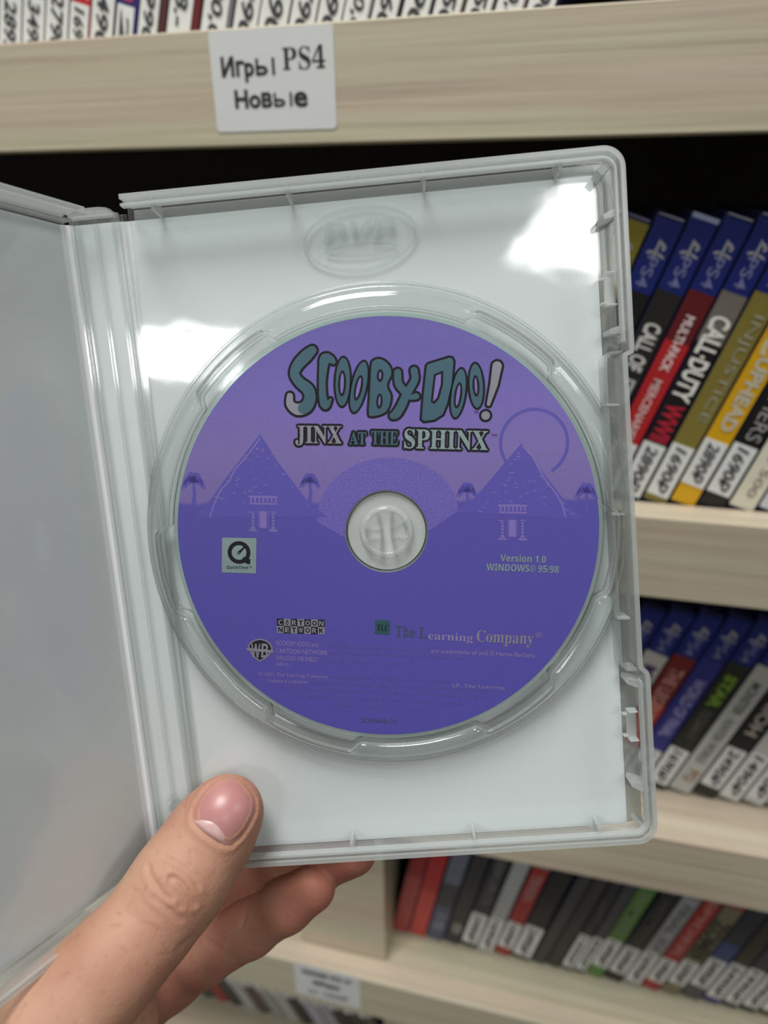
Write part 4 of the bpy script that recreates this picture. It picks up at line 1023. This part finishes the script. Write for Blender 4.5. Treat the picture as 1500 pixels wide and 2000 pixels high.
for l, dep, sg in CREASE:
    dep *= 1.35
    c3 = [cast(x/3.125, 1560+y/3.125) for x, y in l]
    c3 = [c for c in c3 if c is not None]
    dd = segd(HV[:, :], c3) if len(c3) > 1 else None
    if dd is not None: HV -= NRM*(dep*np.exp(-(dd/sg)**2))[:, None]*front[:, None]; HV += NRM*(dep*.35*np.exp(-((dd-1.3)/.7)**2))[:, None]*front[:, None]
NAIL = [(377, 1590), (383, 1571), (400, 1545), (420, 1526), (443, 1517), (464, 1519), (480, 1532), (497, 1556), (499, 1582), (488, 1607), (472, 1632), (451, 1650), (430, 1646), (402, 1628), (381, 1608)]
n3 = [cast(*p_) for p_ in NAIL]; n3 = [c for c in n3 if c is not None]
dd = segd(HV, n3+[n3[0]])
HV -= NRM*(.45*np.exp(-(dd/.6)**2))[:, None]*front[:, None]; HV += NRM*(.35*np.exp(-((dd-1.4)/.8)**2))[:, None]*front[:, None]
for l in ([(440, 1842), (470, 1815), (478, 1790)], [(352, 1850), (375, 1830), (400, 1835), (425, 1850)]):
    c3 = [cast(*p_) for p_ in l]
    if all(c is not None for c in c3):
        dd = segd(HV, c3); HV -= NRM*(.35*np.exp(-(dd/.9)**2))[:, None]

def skin():
    m, t, p = mat('skin'); N = t.nodes.new; L = t.links.new
    tc = N('ShaderNodeTexCoord')
    n1 = N('ShaderNodeTexNoise'); n1.inputs['Scale'].default_value = 45; n1.inputs['Detail'].default_value = 4; L(tc.outputs['Object'], n1.inputs['Vector'])
    r = N('ShaderNodeValToRGB'); e = r.color_ramp.elements
    e[0].position = .32; e[0].color = srgb(168, 122, 101); e[1].position = .68; e[1].color = srgb(183, 143, 119)
    L(n1.outputs['Fac'], r.inputs[0])
    n2 = N('ShaderNodeTexNoise'); n2.inputs['Scale'].default_value = 420; n2.inputs['Detail'].default_value = 2; L(tc.outputs['Object'], n2.inputs['Vector'])
    r2 = N('ShaderNodeValToRGB'); e = r2.color_ramp.elements; e[0].position = .30; e[0].color = (.80, .68, .60, 1); e[1].position = .42; e[1].color = (1, 1, 1, 1)
    L(n2.outputs['Fac'], r2.inputs[0])
    mx = N('ShaderNodeMix'); mx.data_type = 'RGBA'; mx.blend_type = 'MULTIPLY'; mx.inputs['Factor'].default_value = .45
    L(r.outputs[0], mx.inputs['A']); L(r2.outputs[0], mx.inputs['B'])
    # blood-red fingertips, plus shade painted over the palm side; stored on the mesh
    at = N('ShaderNodeAttribute'); at.attribute_name = 'flush_shade'
    mx2 = N('ShaderNodeMix'); mx2.data_type = 'RGBA'; mx2.inputs['B'].default_value = srgb(170, 98, 84)
    L(at.outputs['Fac'], mx2.inputs['Factor']); L(mx.outputs['Result'], mx2.inputs['A']); L(mx2.outputs['Result'], p.inputs['Base Color'])
    p.inputs['Roughness'].default_value = .6; p.inputs['Specular IOR Level'].default_value = .3
    p.inputs['Subsurface Weight'].default_value = .12; p.inputs['Subsurface Radius'].default_value = (.004, .0015, .0008); p.inputs['Subsurface Scale'].default_value = 1.0
    v = N('ShaderNodeTexVoronoi'); v.inputs['Scale'].default_value = 900; L(tc.outputs['Object'], v.inputs['Vector'])
    ad = N('ShaderNodeMath'); ad.operation = 'MULTIPLY_ADD'; ad.inputs[1].default_value = .4; L(v.outputs['Distance'], ad.inputs[0]); L(n2.outputs['Fac'], ad.inputs[2])
    b = N('ShaderNodeBump'); b.inputs['Strength'].default_value = .28; b.inputs['Distance'].default_value = .0004
    L(ad.outputs[0], b.inputs['Height']); L(b.outputs[0], p.inputs['Normal'])
    return m
SKIN = skin()
me = bpy.data.meshes.new('hand'); me.from_pydata([tuple(v) for v in HV*mm], [], HF.tolist()); me.update()
me.polygons.foreach_set('use_smooth', [True]*len(me.polygons)); me.materials.append(SKIN)
fl = np.zeros(len(HV))
for c, r_ in ((PINKY[0][0], 20), (RING[0][0], 20), (MIDD[0][0], 20), (INDX[0][0], 20)): fl = np.maximum(fl, np.exp(-(np.linalg.norm(HV-c, axis=1)/r_)**2))
fl = np.maximum(fl, .55*(HV[:, 2] < -15)); fl = np.maximum(fl, .5*np.exp(-(np.linalg.norm(HV-THUMB[0][0]-np.array([2, 4, 0]), axis=1)/13)**2))  # darker red-brown behind paints the palm side's shade; thumb tip is blood
at = me.attributes.new('flush_shade', 'FLOAT', 'POINT'); at.data.foreach_set('value', (fl*.75).astype(np.float32))
hand = bpy.data.objects.new('hand', me); COL.objects.link(hand); hand.matrix_world = CM
tag(hand, 'left hand gripping the lower hinge of the case, thumb in front and fingers behind', 'hand')
# thumb nail: curved plate following the thumb
def inside(x, y, pl):
    c = False
    for i in range(len(pl)):
        x1, y1 = pl[i-1]; x2, y2 = pl[i]
        if (y1 > y) != (y2 > y) and x < (x2-x1)*(y-y1)/(y2-y1)+x1: c = not c
    return c
def plate(pl, off, dome=0.0, n=9):
    cx = sum(p_[0] for p_ in pl)/len(pl); cy = sum(p_[1] for p_ in pl)/len(pl); V = []; m = 40
    per = []
    L_ = len(pl)
    for k in range(m):   # smooth closed outline
        t = k*L_/m; i = int(t); u = t-i
        p0, p1, p2, p3 = (np.array(pl[(i+d_) % L_], float) for d_ in (-1, 0, 1, 2))
        per.append(.5*((2*p1)+(-p0+p2)*u+(2*p0-5*p1+4*p2-p3)*u*u+(-p0+3*p1-3*p2+p3)*u**3))
    for r_ in range(1, n+1):
        for k in range(m):
            x, y = np.array([cx, cy])+(per[k]-np.array([cx, cy]))*r_/n
            c = cast(x, y); g_ = grad(c[None])[0]
            V.append(c+g_*(off*(1-(r_/n)**6)-.15*(r_/n)**6+dome*(1-(r_/n)**2)))
    c = cast(cx, cy); V.append(c+grad(c[None])[0]*(off+dome))
    Fs = []
    for r_ in range(n-1):
        for k in range(m): Fs.append((r_*m+k, r_*m+(k+1) % m, (r_+1)*m+(k+1) % m, (r_+1)*m+k))
    for k in range(m): Fs.append((len(V)-1, (k+1) % m, k))
    return MB().add(V, Fs)
nailm, t_, p_ = mat('nail'); p_.inputs['Roughness'].default_value = .36
tc = t_.nodes.new('ShaderNodeTexCoord'); nz = t_.nodes.new('ShaderNodeTexNoise'); nz.inputs['Scale'].default_value = 90; t_.links.new(tc.outputs['Object'], nz.inputs['Vector'])
rr = t_.nodes.new('ShaderNodeValToRGB'); rr.color_ramp.elements[0].color = srgb(168, 112, 112); rr.color_ramp.elements[1].color = srgb(186, 134, 128); t_.links.new(nz.outputs['Fac'], rr.inputs[0]); t_.links.new(rr.outputs[0], p_.inputs['Base Color'])
p_.inputs['Subsurface Weight'].default_value = .1; p_.inputs['Subsurface Radius'].default_value = (.002, .001, .0008)
nail = plate(NAIL, .12, .45).build('thumb_nail', nailm, hand, mm, smooth=True)
LUN = [(379, 1603), (392, 1597), (412, 1598), (428, 1606), (439, 1620), (445, 1641), (436, 1647), (418, 1638), (400, 1626), (386, 1613)]
lun = plate(LUN, .22, .42, 5).build('nail_moon', pm((192, 156, 152), .34, .03, 60), nail, mm, smooth=True)
lun['label'] = 'pale half moon at the root of the nail'
bpy.context.view_layer.update()
